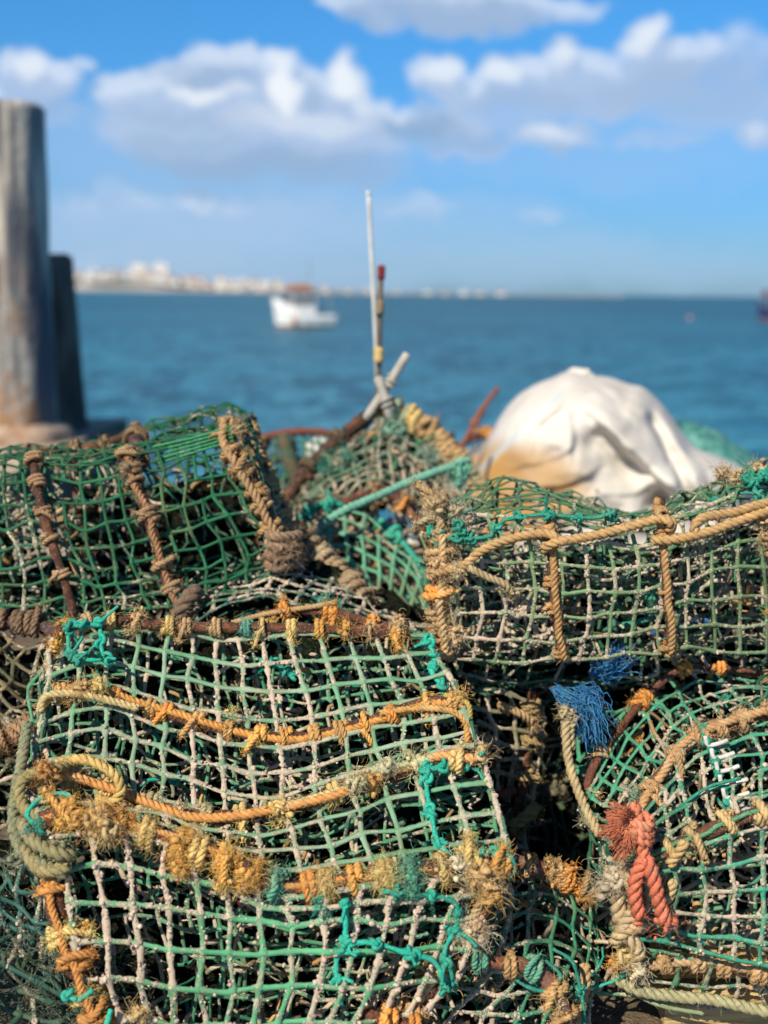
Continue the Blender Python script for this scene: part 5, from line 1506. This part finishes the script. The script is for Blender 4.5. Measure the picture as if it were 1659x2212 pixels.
Yp = 8.3
cb = PZ(10, 945, 0.0)
ct = P(-10, 235, Yp)
scale_ = KPX * Yp
cb = np.array([P(5, 945, Yp)[0], Yp, 0.0])
ct = np.array([P(-12, 235, Yp)[0], Yp, P(-12, 235, Yp)[2]])
post('mooring_post', 'thick weathered grey mooring post with rust stains at its foot, standing on the quay edge', cb, ct, 116 * scale_, 101 * scale_, STEEL, RUSTY)
Y2 = 9.1
b2 = np.array([P(132, 950, Y2)[0], Y2, -.6])
t2 = np.array([P(92, 560, Y2)[0], Y2, P(100, 560, Y2)[2]])
post('mooring_post', 'shorter black tarred mooring post leaning right behind the grey one', b2, t2, 68 * KPX * Y2, 62 * KPX * Y2, TAR)

# ================================================================== quay, water, far shore
DIRT = None
m, nt, b = newmat('quay_ground')
k = N(nt)
g = k.geo()
n1, n2, n3 = k.noise(g, 3, 5, .6), k.noise(g, 40, 5, .65), k.noise(g, 220, 3, .7)
c = k.mix(k.ramp(n1, .35, .65), rgba((.20, .14, .085)), rgba((.32, .24, .15)))
c = k.mix(k.ramp(n2, .42, .68), c, rgba((.10, .07, .045)))
c = k.mix(k.ramp(n3, .6, .7), c, rgba((.42, .34, .24)))
nt.links.new(c, b.inputs['Base Color'])
b.inputs['Roughness'].default_value = .95
nt.links.new(k.bump(k.math('ADD', n2, n3), .8, .012), b.inputs['Normal'])
DIRT = m
WL = -2.6
mb = MB()
xq = P(205, 960, 8.6)[0]
poly = [(-60, -12), (40, -12), (40, 5.0), (xq, 5.0), (xq, 9.7), (-60, 9.7)]
top = np.array([(x, y, 0) for x, y in poly], float)
# top sheet as a fine grid near the traps, prism walls below
nb = len(poly)
for i in range(nb):
    p, q = top[i], top[(i + 1) % nb]
    mb.add([p, q, q + [0, 0, -4], p + [0, 0, -4]], [[0, 3, 2, 1]])


def sheet(x0, x1, y0, y1, nx, ny, amp):
    X, Yg = np.meshgrid(np.linspace(x0, x1, nx), np.linspace(y0, y1, ny))
    Z = np.zeros_like(X)
    if amp:
        Z = amp * (np.sin(X * 9 + Yg * 4) * np.sin(Yg * 11 - X * 3) + .5 * np.sin(X * 31) * np.sin(Yg * 27)) - amp * 1.2
        e = np.minimum(np.minimum((X - x0), (x1 - X)), np.minimum(Yg - y0, y1 - Yg))
        Z *= np.clip(e / .3, 0, 1)
    mb.grid(np.stack([X, Yg, Z], -1))


sheet(-60, 40, -12, 0.5, 2, 2, 0)
sheet(-60, -2.5, .5, 5.0, 2, 2, 0)
sheet(3.5, 40, .5, 5.0, 2, 2, 0)
sheet(-2.5, 3.5, .5, 5.0, 160, 130, .006)
tag(mb.build('quay', DIRT, smooth=False), kind='structure')
JET = m_simple('jetty_concrete', (.62, .50, .36), (.50, .40, .30), 2.5, .95, 0)
mb = MB()
X = np.linspace(-60, xq, 60)
Yj = np.array([5.0, 6.0, 7.0, 8.0, 9.0, 9.7])
G = np.stack([np.stack([X, np.full(60, y_), .004 + .02 * np.sin(X * 1.7 + y_) + .012 * np.sin(X * 5 + y_ * 3)], 1) for y_ in Yj])
G[0, :, 2] = .002
mb.grid(G)
tag(mb.build('jetty', JET), kind='structure')

mb = MB()
np_ = 700
pos = np.stack([rng.uniform(-.2, 1.4, np_), rng.uniform(1.2, 2.0, np_), np.full(np_, -.004)], 1)
g_ = rng.uniform(.25, 1, (np_, 1)) * np.array([[.5, .40, .28]])
mb.lumps(pos, rng.gamma(2.0, .0022, np_) + .001, np.c_[g_, np.ones(np_)])
tag(mb.build('gravel', BARN, smooth=False), 'loose grit and shell bits scattered on the quay ground', 'gravel', kind='stuff')

m, nt, b = newmat('sea_water')
k = N(nt)
g = k.geo()
mp = nt.nodes.new('ShaderNodeMapping')
mp.inputs['Scale'].default_value = (1, .5, 1)
nt.links.new(g, mp.inputs[0])
w1 = k.noise(mp.outputs[0], 1.3, 4, .6, dist=.4)
w2 = k.noise(mp.outputs[0], .12, 4, .6)
w3 = k.noise(mp.outputs[0], .02, 3, .55)
mp2 = nt.nodes.new('ShaderNodeMapping')
mp2.inputs['Scale'].default_value = (.25, 1, 1)
nt.links.new(g, mp2.inputs[0])
w4 = k.noise(mp2.outputs[0], .006, 3, .5)
w5 = k.noise(mp.outputs[0], .45, 4, .6, dist=.3)
c = k.mix(k.ramp(w2, .35, .65), rgba((.006, .085, .135)), rgba((.016, .15, .22)))
c = k.mix(k.math('MULTIPLY', k.ramp(w1, .48, .62), .8), c, rgba((.08, .34, .46)))
c = k.mix(k.math('MULTIPLY', k.ramp(w5, .50, .62), .75), c, rgba((.04, .25, .38)))
c = k.mix(k.math('MULTIPLY', k.ramp(w5, .46, .34), .6), c, rgba((.004, .05, .08)))
c = k.mix(k.math('MULTIPLY', k.ramp(w3, .4, .62), .5), c, rgba((.012, .085, .125)))
c = k.mix(k.math('MULTIPLY', k.ramp(w4, .42, .6), .5), c, rgba((.02, .10, .14)))
nt.links.new(c, b.inputs['Base Color'])
sx = nt.nodes.new('ShaderNodeSeparateXYZ')
nt.links.new(g, sx.inputs[0])
far = k.math('MULTIPLY', k.ramp(sx.outputs[1], 40, 500), k.ramp(k.math('DIVIDE', sx.outputs[0], k.math('MAXIMUM', sx.outputs[1], 1.0)), -.25, .2))
c = k.mix(k.math('MULTIPLY', far, .6), c, rgba((.015, .085, .115)))
nt.links.new(c, b.inputs['Base Color'])
b.inputs['Roughness'].default_value = .35
b.inputs['Specular IOR Level'].default_value = .22
b.inputs['IOR'].default_value = 1.33
bh = k.math('ADD', k.math('MULTIPLY', w1, .5), k.math('MULTIPLY', w2, 2.0))
nt.links.new(k.bump(bh, 1.0, .55), b.inputs['Normal'])
mb = MB()
mb.add([(-60000, -400, WL), (60000, -400, WL), (60000, 60000, WL), (-60000, 60000, WL)], [[0, 1, 2, 3]])
tag(mb.build('sea', m, smooth=False), kind='structure')

# land on the far side of the water
LAND = m_simple('far_land', (.30, .31, .30), (.40, .38, .36), .02, .95, 0)  # distance haze painted into the pale land and building colours
D = 2600.0


def ground_line(px):
    return np.interp(px, [-400, 100, 160, 300, 360, 420, 520, 600, 700, 850, 1000, 1400, 1700], [560, 585, 588, 590, 598, 604, 611, 616, 624, 631, 634.5, 638.5, 641])


mb = MB()
pxs = np.linspace(-600, 1350, 240)
rows_ = []
for f in (0, .35, .7, 1.0, .9, 0):
    r_ = []
    for q in pxs:
        sh = PZ(q, 0, WL)
        x = P(q, 600, D)[0]
        h = P(q, ground_line(q), D)[2] - WL
        h = max(h, 1.0) * (1 + .12 * math.sin(q * .06) * math.sin(q * .023))
        yy = D + {0: 0, .35: 30, .7: 90, 1.0: 200, .9: 500}[f] if f else (D if len(rows_) == 0 else D + 900)
        r_.append((x * yy / D if len(rows_) else x, yy, WL - .5 + h * f))
    rows_.append(r_)
mb.grid(np.array(rows_))
tag(mb.build('far_shore', LAND), kind='structure')

WALLS = [m_simple('house_wall_%s' % n, c, tuple(np.array(c) * .9), .3, .9, 0) for n, c in (('white', (.84, .82, .79)), ('cream', (.76, .69, .60)), ('rose', (.68, .58, .52)), ('grey', (.56, .55, .54)))]
ROOF = m_simple('tile_roof', (.42, .24, .18), (.34, .20, .16), .5, .9, 0)
WIN = m_simple('dark_window', (.10, .12, .15), (.14, .16, .18), .5, .4, 0)


def building(px0, px1, ptop, depth, wall, roofed, label, group):
    yb = D + depth
    x0, x1 = P(px0, 600, yb)[0], P(px1, 600, yb)[0]
    pc = (px0 + px1) / 2
    gz = P(pc, ground_line(pc) + 10, yb)[2]
    zt = P(pc, ptop, yb)[2]
    gz = min(gz, zt - 5)
    o = thing('house' if zt - gz < 14 else 'apartment_block', label, 'building', ((x0 + x1) / 2, yb, gz), group)
    mb = MB()
    d = min(14., (x1 - x0))
    mb.box((x0, yb, gz - 6), (x1, yb + d, zt))
    w = mb.build('wall', wall, o, smooth=False)
    mb = MB()
    fl = max(1, int((zt - gz) / 3.2))
    cols = max(2, int((x1 - x0) / 4.5))
    for i in range(fl):
        for j in range(cols):
            xa = x0 + (j + .3) * (x1 - x0) / cols
            za = gz + (i + .35) * (zt - gz) / fl
            mb.box((xa, yb - .15, za), (xa + (x1 - x0) / cols * .36, yb + .3, za + 1.5))
    mb.build('window_rows', WIN, o, smooth=False)
    mb = MB()
    if roofed:
        h = min(4, (x1 - x0) * .15)
        e = .6
        mb.add([(x0 - e, yb - e, zt + .02), (x1 + e, yb - e, zt + .02), (x1 + e, yb + d + e, zt + .02), (x0 - e, yb + d + e, zt + .02), (x0 + 1, yb + d / 2, zt + h), (x1 - 1, yb + d / 2, zt + h)], [[0, 1, 5, 4], [2, 3, 4, 5], [0, 3, 2, 1]], [[1, 2, 5], [3, 0, 4]])
        mb.build('roof', ROOF, o, smooth=False)
    else:
        mb.box((x0 - .4, yb - .4, zt + .02), (x1 + .4, yb + d + .4, zt + 1.0))
        mb.box((x0 + (x1 - x0) * .3, yb + 2, zt + 1.0), (x0 + (x1 - x0) * .5, yb + d - 2, zt + 3.6))
        mb.build('roof', wall, o, smooth=False)


building(282, 318, 571, 160, WALLS[0], False, 'wide white apartment block on the far shore, left one of the tallest pair', None)
building(330, 364, 570, 140, WALLS[0], False, 'tallest narrow white block on the far shore, right end of the tall pair', None)
LBL = {'a': ('pale low house in the hillside town at the left end of the far shore', 'hillside houses left on the far shore'), 'b': ('cream house in the row on the far shore just left of the anchored boat', 'houses on the far shore left of the boat'), 'c': ('tiny pale house on the low far shore right of the anchored boat', 'houses on the low far shore')}
random.seed(5)
for i in range(18):
    a = 130 + i * 17 + random.uniform(-5, 5)
    w = random.uniform(12, 26)
    up = random.uniform(9, 17)
    mid = a + w / 2
    building(a, a + w, ground_line(mid) - up + 10, random.choice([20, 60, 110, 170]), random.choice(WALLS[:3]), random.random() < .55, *LBL['a'])
for i in range(16):
    a = 180 + i * 26 + random.uniform(-8, 8)
    w = random.uniform(14, 24)
    building(a, a + w, ground_line(a) + random.uniform(2, 9), 12 + random.uniform(0, 14), random.choice(WALLS), random.random() < .6, *LBL['a' if a < 430 else 'b'])
for i in range(8):
    a = 468 + i * 17 + random.uniform(-4, 4)
    w = random.uniform(14, 24)
    building(a, a + w, ground_line(a) - random.uniform(2, 8), random.choice([30, 80]), random.choice(WALLS[:2]), random.random() < .4, *LBL['b'])
for i in range(10):
    a = 690 + i * 43 + random.uniform(-14, 14)
    w = random.uniform(10, 24)
    building(a, a + w, ground_line(a) - random.uniform(1, 5), random.choice([20, 60]), random.choice(WALLS), random.random() < .5, *LBL['c'])

# ================================================================== boats
HULLW = m_simple('white_hull_paint', (.88, .87, .84), (.80, .79, .76), 1.5, .5, 0)
HULLB = m_simple('navy_hull_paint', (.015, .03, .10), (.03, .05, .13), 1.5, .5, 0)
OCHRE = m_simple('orange_roof_paint', (.60, .26, .10), (.45, .2, .09), 1.5, .7, 0)
ANTI = m_simple('red_boot_stripe', (.36, .15, .09), (.26, .11, .08), 2, .8, 0)
GLASS = m_simple('boat_window_glass', (.04, .06, .08), (.06, .08, .10), 2, .2, 0)
METAL = m_simple('galvanised_pipe', (.24, .25, .26), (.34, .34, .34), 4, .6, 0)


def boat(label, loc, heading, L, beam, hull, house, roofm, s=1.0, SH=1.25, flag=False):
    o = thing('fishing_boat', label, 'fishing boat', loc)
    ZS = s
    R = np.array([[math.cos(heading), -math.sin(heading), 0], [math.sin(heading), math.cos(heading), 0], [0, 0, 1]])
    W = lambda v: (np.asarray(v, float) * [1, 1, ZS]) @ R.T + np.array(loc)
    secs = []
    for t in np.linspace(0, 1, 26):
        x = (t - .42) * L
        w = beam / 2 * min(1, .86 + .5 * t) * (1 - max(0, (t - .55) / .45) ** 2.2)
        w = max(w, .02)
        sh = .95 + .25 * (t - .3) ** 2 + SH * max(0, t - .45) ** 1.6 * 1.9
        pr = []
        for y, z in ((0, -.55), (.55, -.45), (.86, .02), (.95, .35), (1.0, sh * .75), (1.04, sh), (.93, sh), (.9, sh * .62), (0, sh * .6)):
            rake = max(0, t - .8) * 2.2 * max(0, z) * .45
            pr.append((x + rake, y * w, z))
        pr2 = [(a, -b_, c_) for a, b_, c_ in pr[::-1]][1:-1]
        secs.append(pr + pr2)
    mb = MB()
    G = np.array(secs)
    mb.grid(W(G), wrap=True)
    n = G.shape[1]
    c0 = G[0].mean(0)
    mb.add(W(np.vstack([G[0], c0])), T=[[i, n, (i + 1) % n] for i in range(n)])
    mb.build('hull', hull, o)
    mb = MB()
    st = []
    for sg in G:
        st.append([(p[0], p[1] * 1.012 + (.012 if p[1] > 0 else -.012), p[2] + .02) for p in (sg[1], sg[2], (sg[2] + sg[3]) / 2)])
    mb.grid(W(np.array(st)))
    st2 = [[(a, -b_, c_) for a, b_, c_ in row] for row in st]
    mb.grid(W(np.array(st2)))
    mb.build('boot_stripe', ANTI, o)
    # wheelhouse
    x0, x1, hw, z0, z1 = -.06 * L, .34 * L, beam * .38, .55, 2.75
    Mx = np.eye(4)
    Mx[:3, :3] = R @ np.diag([1, 1, ZS])
    Mx[:3, 3] = np.array(loc)
    mb = MB()
    v = [(x0, -hw, z0), (x1 + .25, -hw, z0), (x1 + .25, hw, z0), (x0, hw, z0), (x0, -hw * .94, z1), (x1, -hw * .94, z1), (x1, hw * .94, z1), (x0, hw * .94, z1)]
    mb.add(W(v), [[4, 5, 6, 7], [0, 1, 5, 4], [1, 2, 6, 5], [2, 3, 7, 6], [3, 0, 4, 7]])
    wh = mb.build('wheelhouse', house, o, smooth=False)
    mb = MB()
    mb.box((x0 - .25, -hw - .18, z1 + .01), (x1 + .4, hw + .18, z1 + .16), M=Mx)
    mb.box((x0 + .3, -hw * .6, z1 + .16), (x1 - .2, hw * .6, z1 + .5), M=Mx)
    mb.build('roof', roofm, o, smooth=False)
    for sy in (-1, 1):
        for j in range(2):
            mb = MB()
            xa = x0 + .25 + j * (x1 - x0) * .48
            mb.box((xa, sy * hw * 1.0 - .03, 1.75), (xa + (x1 - x0) * .36, sy * hw * 1.0 + .03, 2.4), M=Mx)
            mb.build('window', GLASS, wh, smooth=False)
    for j in range(3):
        mb = MB()
        ya = -hw * .82 + j * hw * .58
        mb.box((x1 + .02, ya, 1.75), (x1 + .16, ya + hw * .48, 2.4), M=Mx)
        mb.build('window', GLASS, wh, smooth=False)
    mb = MB()
    mb.tube(W(spline(np.array([(x0 + .2, 0, z1), (x0 + .2, 0, z1 + 1.2), (x0 + .15, 0, z1 + 2.6)]), step=.2)), .05, 8)
    mb.tube(W(spline(np.array([(x0 + .2, -.8, z1 + 1.5), (x0 + .2, 0, z1 + 1.55), (x0 + .2, .8, z1 + 1.5)]), step=.2)), .035, 8)
    mb.build('mast', METAL, o)
    mb = MB()
    xg = -.34 * L
    for sy in (-1, 1):
        mb.tube(W(spline(np.array([(xg, sy * beam * .36, .6), (xg, sy * beam * .35, 1.5), (xg, sy * beam * .33, 2.3)]), step=.2)), .06, 8)
    mb.tube(W(spline(np.array([(xg, -beam * .34, 2.3), (xg, 0, 2.36), (xg, beam * .34, 2.3)]), step=.2)), .06, 8)
    mb.build('stern_gantry', METAL, o)
    mb = MB()
    for sy in (-1, 1):
        q = np.array([(G[i, 5][0], sy * abs(G[i, 5][1]) * .95, G[i, 5][2] + .55) for i in range(15, 25)])
        mb.tube(W(spline(q, step=.15)), .03, 6)
        for i in range(15, 25, 3):
            mb.tube(W(np.array([(G[i, 5][0], sy * abs(G[i, 5][1]) * .95, G[i, 5][2] + f) for f in (0, .28, .55)])), .025, 6)
    mb.build('bow_rail', METAL, o)
    if flag:
        mb = MB()
        mb.tube(W(spline(np.array([(.53 * L, 0, 1.6), (.54 * L, 0, 2.6), (.55 * L, 0, 3.5)]), step=.2)), .04, 8)
        st_ = mb.build('flag_staff', METAL, o)
        mb = MB()
        fx = np.linspace(0, 1.0, 9)
        G2 = np.stack([np.stack([.55 * L - fx, .12 * np.sin(fx * 6), np.full(9, zz)], 1) for zz in (2.75, 3.1, 3.45)])
        mb.grid(W(G2))
        mb.build('flag', RED, st_)
    mb = MB()
    i = 19
    q = G[i, 4]
    for z in np.linspace(.15, .8, 6):
        pass
    a = np.linspace(-math.pi / 2, math.pi / 2, 7)
    prof = np.stack([np.cos(a) * .22, np.sin(a) * .38], 1)
    th = np.linspace(0, 2 * math.pi, 13)[:-1]
    for sy in (-1, 1):
        c = np.array([q[0], sy * (abs(q[1]) + .2), .5])
        mb.grid(W(np.stack([np.stack([c[0] + np.cos(th) * r_, c[1] + np.sin(th) * r_, np.full(12, c[2] + z_)], 1) for r_, z_ in prof])), wrap=True)
    mb.build('fender', OCHRE, o)
    return o


def wl(px, py):
    return PZ(px, py, WL)


p = wl(665, 707)
boat('white fishing boat with an orange wheelhouse roof anchored out on the water', (p[0], p[1], WL), math.radians(180 + 24), 5.9, 3.3, HULLW, HULLW, OCHRE, 1.34, 1.7)
p = wl(1712, 694)
boat('navy blue fishing boat poking in at the right edge of the water', (p[0], p[1], WL), math.radians(180), 9.0, 3.2, HULLB, HULLW, RED, 1.35, 1.6, True)
p = wl(1490, 690)
o = thing('mooring_buoy', 'faint pinkish mooring buoy floating alone on the right-hand water', 'buoy', (p[0], p[1], WL))
mb = MB()
a = np.linspace(0, 2 * math.pi, 17)[:-1]
mb.grid(np.stack([np.stack([p[0] + np.cos(a) * r_ * .42, p[1] + np.sin(a) * r_ * .42, np.full(16, WL + z_ * .42)], 1) for r_, z_ in ((.3, -.5), (.8, -.2), (1, .3), (.85, .8), (.5, 1.15), (.15, 1.25), (.12, 1.6), (.01, 1.62))]), wrap=True)
mb.build('buoy_body', m_simple('faded_buoy_paint', (.42, .22, .24), (.5, .3, .3), 3, .7, 0), o)

# ================================================================== light and sky
SUN = np.array([-.40, -.66, .66])
SUN = SUN / np.linalg.norm(SUN)
sl = bpy.data.lights.new('sun', 'SUN')
sl.energy = 5.0
sl.angle = math.radians(.5)
sl.color = (1.0, .90, .74)
so = bpy.data.objects.new('sun', sl)
COL.objects.link(so)
so.rotation_euler = Vector(SUN).to_track_quat('Z', 'Y').to_euler()

world = bpy.data.worlds.new('World')
SC.world = world
world.use_nodes = True
nt = world.node_tree
nt.nodes.clear()
wo = nt.nodes.new('ShaderNodeOutputWorld')
bg = nt.nodes.new('ShaderNodeBackground')
nt.links.new(bg.outputs[0], wo.inputs[0])
sky = nt.nodes.new('ShaderNodeTexSky')
sky.sky_type = 'NISHITA'
sky.sun_disc = False
sky.sun_elevation = math.asin(SUN[2])
sky.sun_rotation = math.atan2(SUN[0], SUN[1])
sky.air_density = 1.0
sky.dust_density = .4
sky.ozone_density = 2.5
SKY_STRENGTH = .10
bg.inputs['Strength'].default_value = SKY_STRENGTH

# clouds live in direction space: (x/|y|, z/|y|) of the sky direction
grp = bpy.data.node_groups.new('cloud_density', 'ShaderNodeTree')
grp.interface.new_socket('Vector', in_out='INPUT', socket_type='NodeSocketVector')
for nm in ('Density', 'Bright', 'Dark', 'Veil'):
    grp.interface.new_socket(nm, in_out='OUTPUT', socket_type='NodeSocketFloat')
gi = grp.nodes.new('NodeGroupInput')
go = grp.nodes.new('NodeGroupOutput')
k = N(grp)
vec = gi.outputs[0]
wn = k.noise(vec, 11, 4, .55, color=True)
wv = k.vmath('SCALE', k.vmath('SUBTRACT', wn, (.5, .5, .5)), s=None)
wv.node.inputs[3].default_value = .055
wn2 = k.noise(vec, 34, 3, .55, color=True)
wv2 = k.vmath('SCALE', k.vmath('SUBTRACT', wn2, (.5, .5, .5)))
wv2.node.inputs[3].default_value = .022
pv = k.vmath('ADD', k.vmath('ADD', vec, wv), wv2)
sep = grp.nodes.new('ShaderNodeSeparateXYZ')
grp.links.new(pv, sep.inputs[0])
gx, gz = sep.outputs[0], sep.outputs[1]


def dirc(px, py):
    d = _f + (px - W0 / 2) * KPX * _r - (py - H0 / 2) * KPX * _u
    return d[0] / d[1], d[2] / d[1]


def blobs(lst, base=None):
    tot = base
    for (a, b_, rx, ry, w) in lst:
        cx, cz = dirc(a, b_)
        ex = k.math('MULTIPLY', k.math('SUBTRACT', gx, cx), 1 / (rx * KPX))
        ez = k.math('MULTIPLY', k.math('SUBTRACT', gz, cz), 1 / (ry * KPX))
        r2 = k.math('ADD', k.math('MULTIPLY', ex, ex), k.math('MULTIPLY', ez, ez))
        v = k.math('MULTIPLY', k.ramp(r2, 1.6, .1), w)
        tot = v if tot is None else k.math('MAXIMUM', tot, v)
    return tot


BODY = [  # px, py, rx, ry, weight
    (455, 145, 75, 62, 1), (535, 140, 75, 60, 1), (590, 185, 75, 80, 1), (385, 185, 80, 55, 1), (300, 215, 90, 60, 1), (740, 180, 68, 52, 1), (680, 215, 80, 70, 1), (500, 250, 250, 90, 1), (760, 260, 130, 60, .95), (330, 300, 130, 60, .9), (560, 330, 320, 60, .8), (800, 310, 90, 50, .8), (680, 375, 230, 40, .55),
    (60, 140, 70, 60, .95), (130, 170, 70, 50, .9), (200, 135, 35, 25, .6), (40, 200, 130, 55, .8), (90, 250, 130, 40, .5),
    (945, 165, 62, 50, .9), (1010, 195, 90, 45, .85), (1075, 160, 65, 50, .9), (1150, 150, 60, 45, .85), (1215, 130, 60, 55, .85), (1130, 200, 160, 50, .85), (1300, 150, 80, 60, .85), (1390, 95, 62, 60, .9), (1420, 140, 110, 60, .9), (1500, 120, 60, 42, .8), (1330, 200, 220, 55, .8), (1580, 150, 130, 75, .62), (1560, 230, 200, 60, .6), (950, 260, 130, 45, .8), (1060, 250, 160, 40, .6), (1180, 300, 110, 38, .85), (1240, 280, 60, 30, .6), (1420, 305, 120, 24, .45), (1630, 290, 70, 45, .75),
    (980, 10, 230, 62, .95), (800, 40, 95, 42, .9), (1150, 5, 150, 42, .8), (1230, 0, 90, 24, .6), (740, 20, 60, 40, .8),
    (430, 425, 70, 36, .62), (470, 440, 110, 30, .5), (215, 405, 40, 25, .4), (250, 440, 170, 45, .42), (920, 440, 70, 30, .5), (840, 450, 120, 28, .4), (500, 470, 450, 75, .38), (1000, 310, 120, 40, .6), (300, 560, 380, 60, .36), (900, 540, 600, 60, .26), (1170, 470, 40, 20, .4),
    (-300, 200, 220, 90, .9), (2000, 180, 300, 90, .8), (2500, 260, 300, 80, .8), (-900, 260, 360, 80, .8), (700, -420, 500, 120, .7), (-300, -300, 300, 90, .6),
]
BRIGHT = [(602, 190, 34, 60, 1), (740, 175, 40, 36, .9), (430, 215, 60, 22, .75), (500, 205, 40, 22, .4), (600, 120, 26, 26, .6), (65, 125, 34, 34, .6), (945, 150, 36, 30, .55), (1075, 145, 36, 30, .55), (1215, 110, 26, 30, .5), (1395, 75, 34, 34, .6), (1170, 290, 50, 18, .45), (870, 240, 30, 20, .5), (640, 270, 160, 26, .4), (440, 430, 40, 18, .3), (780, 210, 30, 40, .5), (1630, 280, 30, 26, .35)]
DARK = [(430, 165, 110, 34, .45), (900, 270, 90, 36, .85), (560, 375, 360, 48, .75), (400, 330, 160, 30, .4), (980, 30, 240, 50, .55), (760, 60, 70, 26, .6), (1100, 60, 120, 20, .4), (420, 270, 150, 20, .3), (1150, 215, 150, 26, .35), (1500, 200, 220, 60, .35), (1240, 335, 90, 18, .45), (660, 210, 22, 40, .4), (60, 240, 120, 36, .4), (980, 300, 120, 30, .5)]
tot = blobs(BODY)
fb = k.noise(vec, 26, 4, .55)
den = k.math('ADD', tot, k.math('MULTIPLY', k.math('SUBTRACT', fb, .5), .5))
den = k.math('MULTIPLY', den, k.ramp(tot, .0, .45))
grp.links.new(den, go.inputs[0])
grp.links.new(blobs(BRIGHT), go.inputs[1])
grp.links.new(blobs(DARK), go.inputs[2])
VEIL = [(450, 330, 520, 130, .6), (1250, 330, 500, 90, .45), (300, 500, 600, 110, .85), (350, 590, 700, 60, .75), (1000, 560, 700, 70, .5), (950, 470, 300, 60, .5), (500, 420, 420, 80, .6), (1500, 260, 420, 90, .5), (1000, 290, 300, 60, .4)]
grp.links.new(blobs(VEIL), go.inputs[3])

k = N(nt)
dv = k.coord('Generated')
sp3 = nt.nodes.new('ShaderNodeSeparateXYZ')
nt.links.new(dv, sp3.inputs[0])
ay = k.math('MAXIMUM', k.math('ABSOLUTE', sp3.outputs[1]), .05)
cmb = nt.nodes.new('ShaderNodeCombineXYZ')
nt.links.new(k.math('DIVIDE', sp3.outputs[0], ay), cmb.inputs[0])
nt.links.new(k.math('DIVIDE', sp3.outputs[2], ay), cmb.inputs[1])


def dens(off):
    n = nt.nodes.new('ShaderNodeGroup')
    n.node_tree = grp
    nt.links.new(k.vmath('ADD', cmb.outputs[0], off), n.inputs[0])
    return n.outputs[0]


cl = nt.nodes.new('ShaderNodeGroup')
cl.node_tree = grp
nt.links.new(cmb.outputs[0], cl.inputs[0])
d0 = cl.outputs[0]
d1 = dens((-.004, .016, 0))
cov = k.ramp(d0, -.05, .95)
edge = k.ramp(k.math('SUBTRACT', d0, d1), .0, .8)
S_ = 1 / SKY_STRENGTH
ccol = k.mix(edge, rgba((.45 * S_, .58 * S_, .80 * S_)), rgba((.64 * S_, .75 * S_, .92 * S_)))
ccol = k.mix(cl.outputs[2], ccol, rgba((.27 * S_, .41 * S_, .62 * S_)))
ccol = k.mix(cl.outputs[1], ccol, rgba((.92 * S_, .96 * S_, .99 * S_)))
elev = sp3.outputs[2]
tint = k.mix(k.ramp(elev, .0, .24), rgba((.36, .63, 1.08)), rgba((.30, .88, 1.34)))
tint = k.mix(k.ramp(elev, .24, .65), tint, rgba((.16, .30, .52)))
skyc = k.mix(1.0, sky.outputs[0], tint, 'MULTIPLY')
skyc = k.mix(k.math('MULTIPLY', cl.outputs[3], .8), skyc, rgba((.40 * S_, .59 * S_, .84 * S_)))
fin = k.mix(k.math('MULTIPLY', cov, .94), skyc, ccol)
nt.links.new(fin, bg.inputs['Color'])

# ================================================================== camera
cd = bpy.data.cameras.new('camera')
cam = bpy.data.objects.new('camera', cd)
COL.objects.link(cam)
Mc = Matrix(((_r[0], _u[0], -_f[0], CAM[0]), (_r[1], _u[1], -_f[1], CAM[1]), (_r[2], _u[2], -_f[2], CAM[2]), (0, 0, 0, 1)))
cam.matrix_world = Mc
cd.sensor_fit = 'VERTICAL'
cd.sensor_height = 36
cd.sensor_width = 27
cd.lens = 18 / math.tan(FOV / 2)
cd.clip_start = .02
cd.clip_end = 150000
cd.dof.use_dof = True
cd.dof.focus_distance = 1.68
cd.dof.aperture_fstop = 2.7
SC.camera = cam
SC.view_settings.view_transform = 'Standard'
SC.view_settings.look = 'None'
SC.view_settings.exposure = 0
SC.view_settings.gamma = 1
SC.render.resolution_x, SC.render.resolution_y = 768, 1024
SC.cycles.max_bounces = 5
SC.cycles.diffuse_bounces = 2
SC.cycles.glossy_bounces = 2
SC.cycles.use_adaptive_sampling = True
SC.cycles.adaptive_threshold = .02
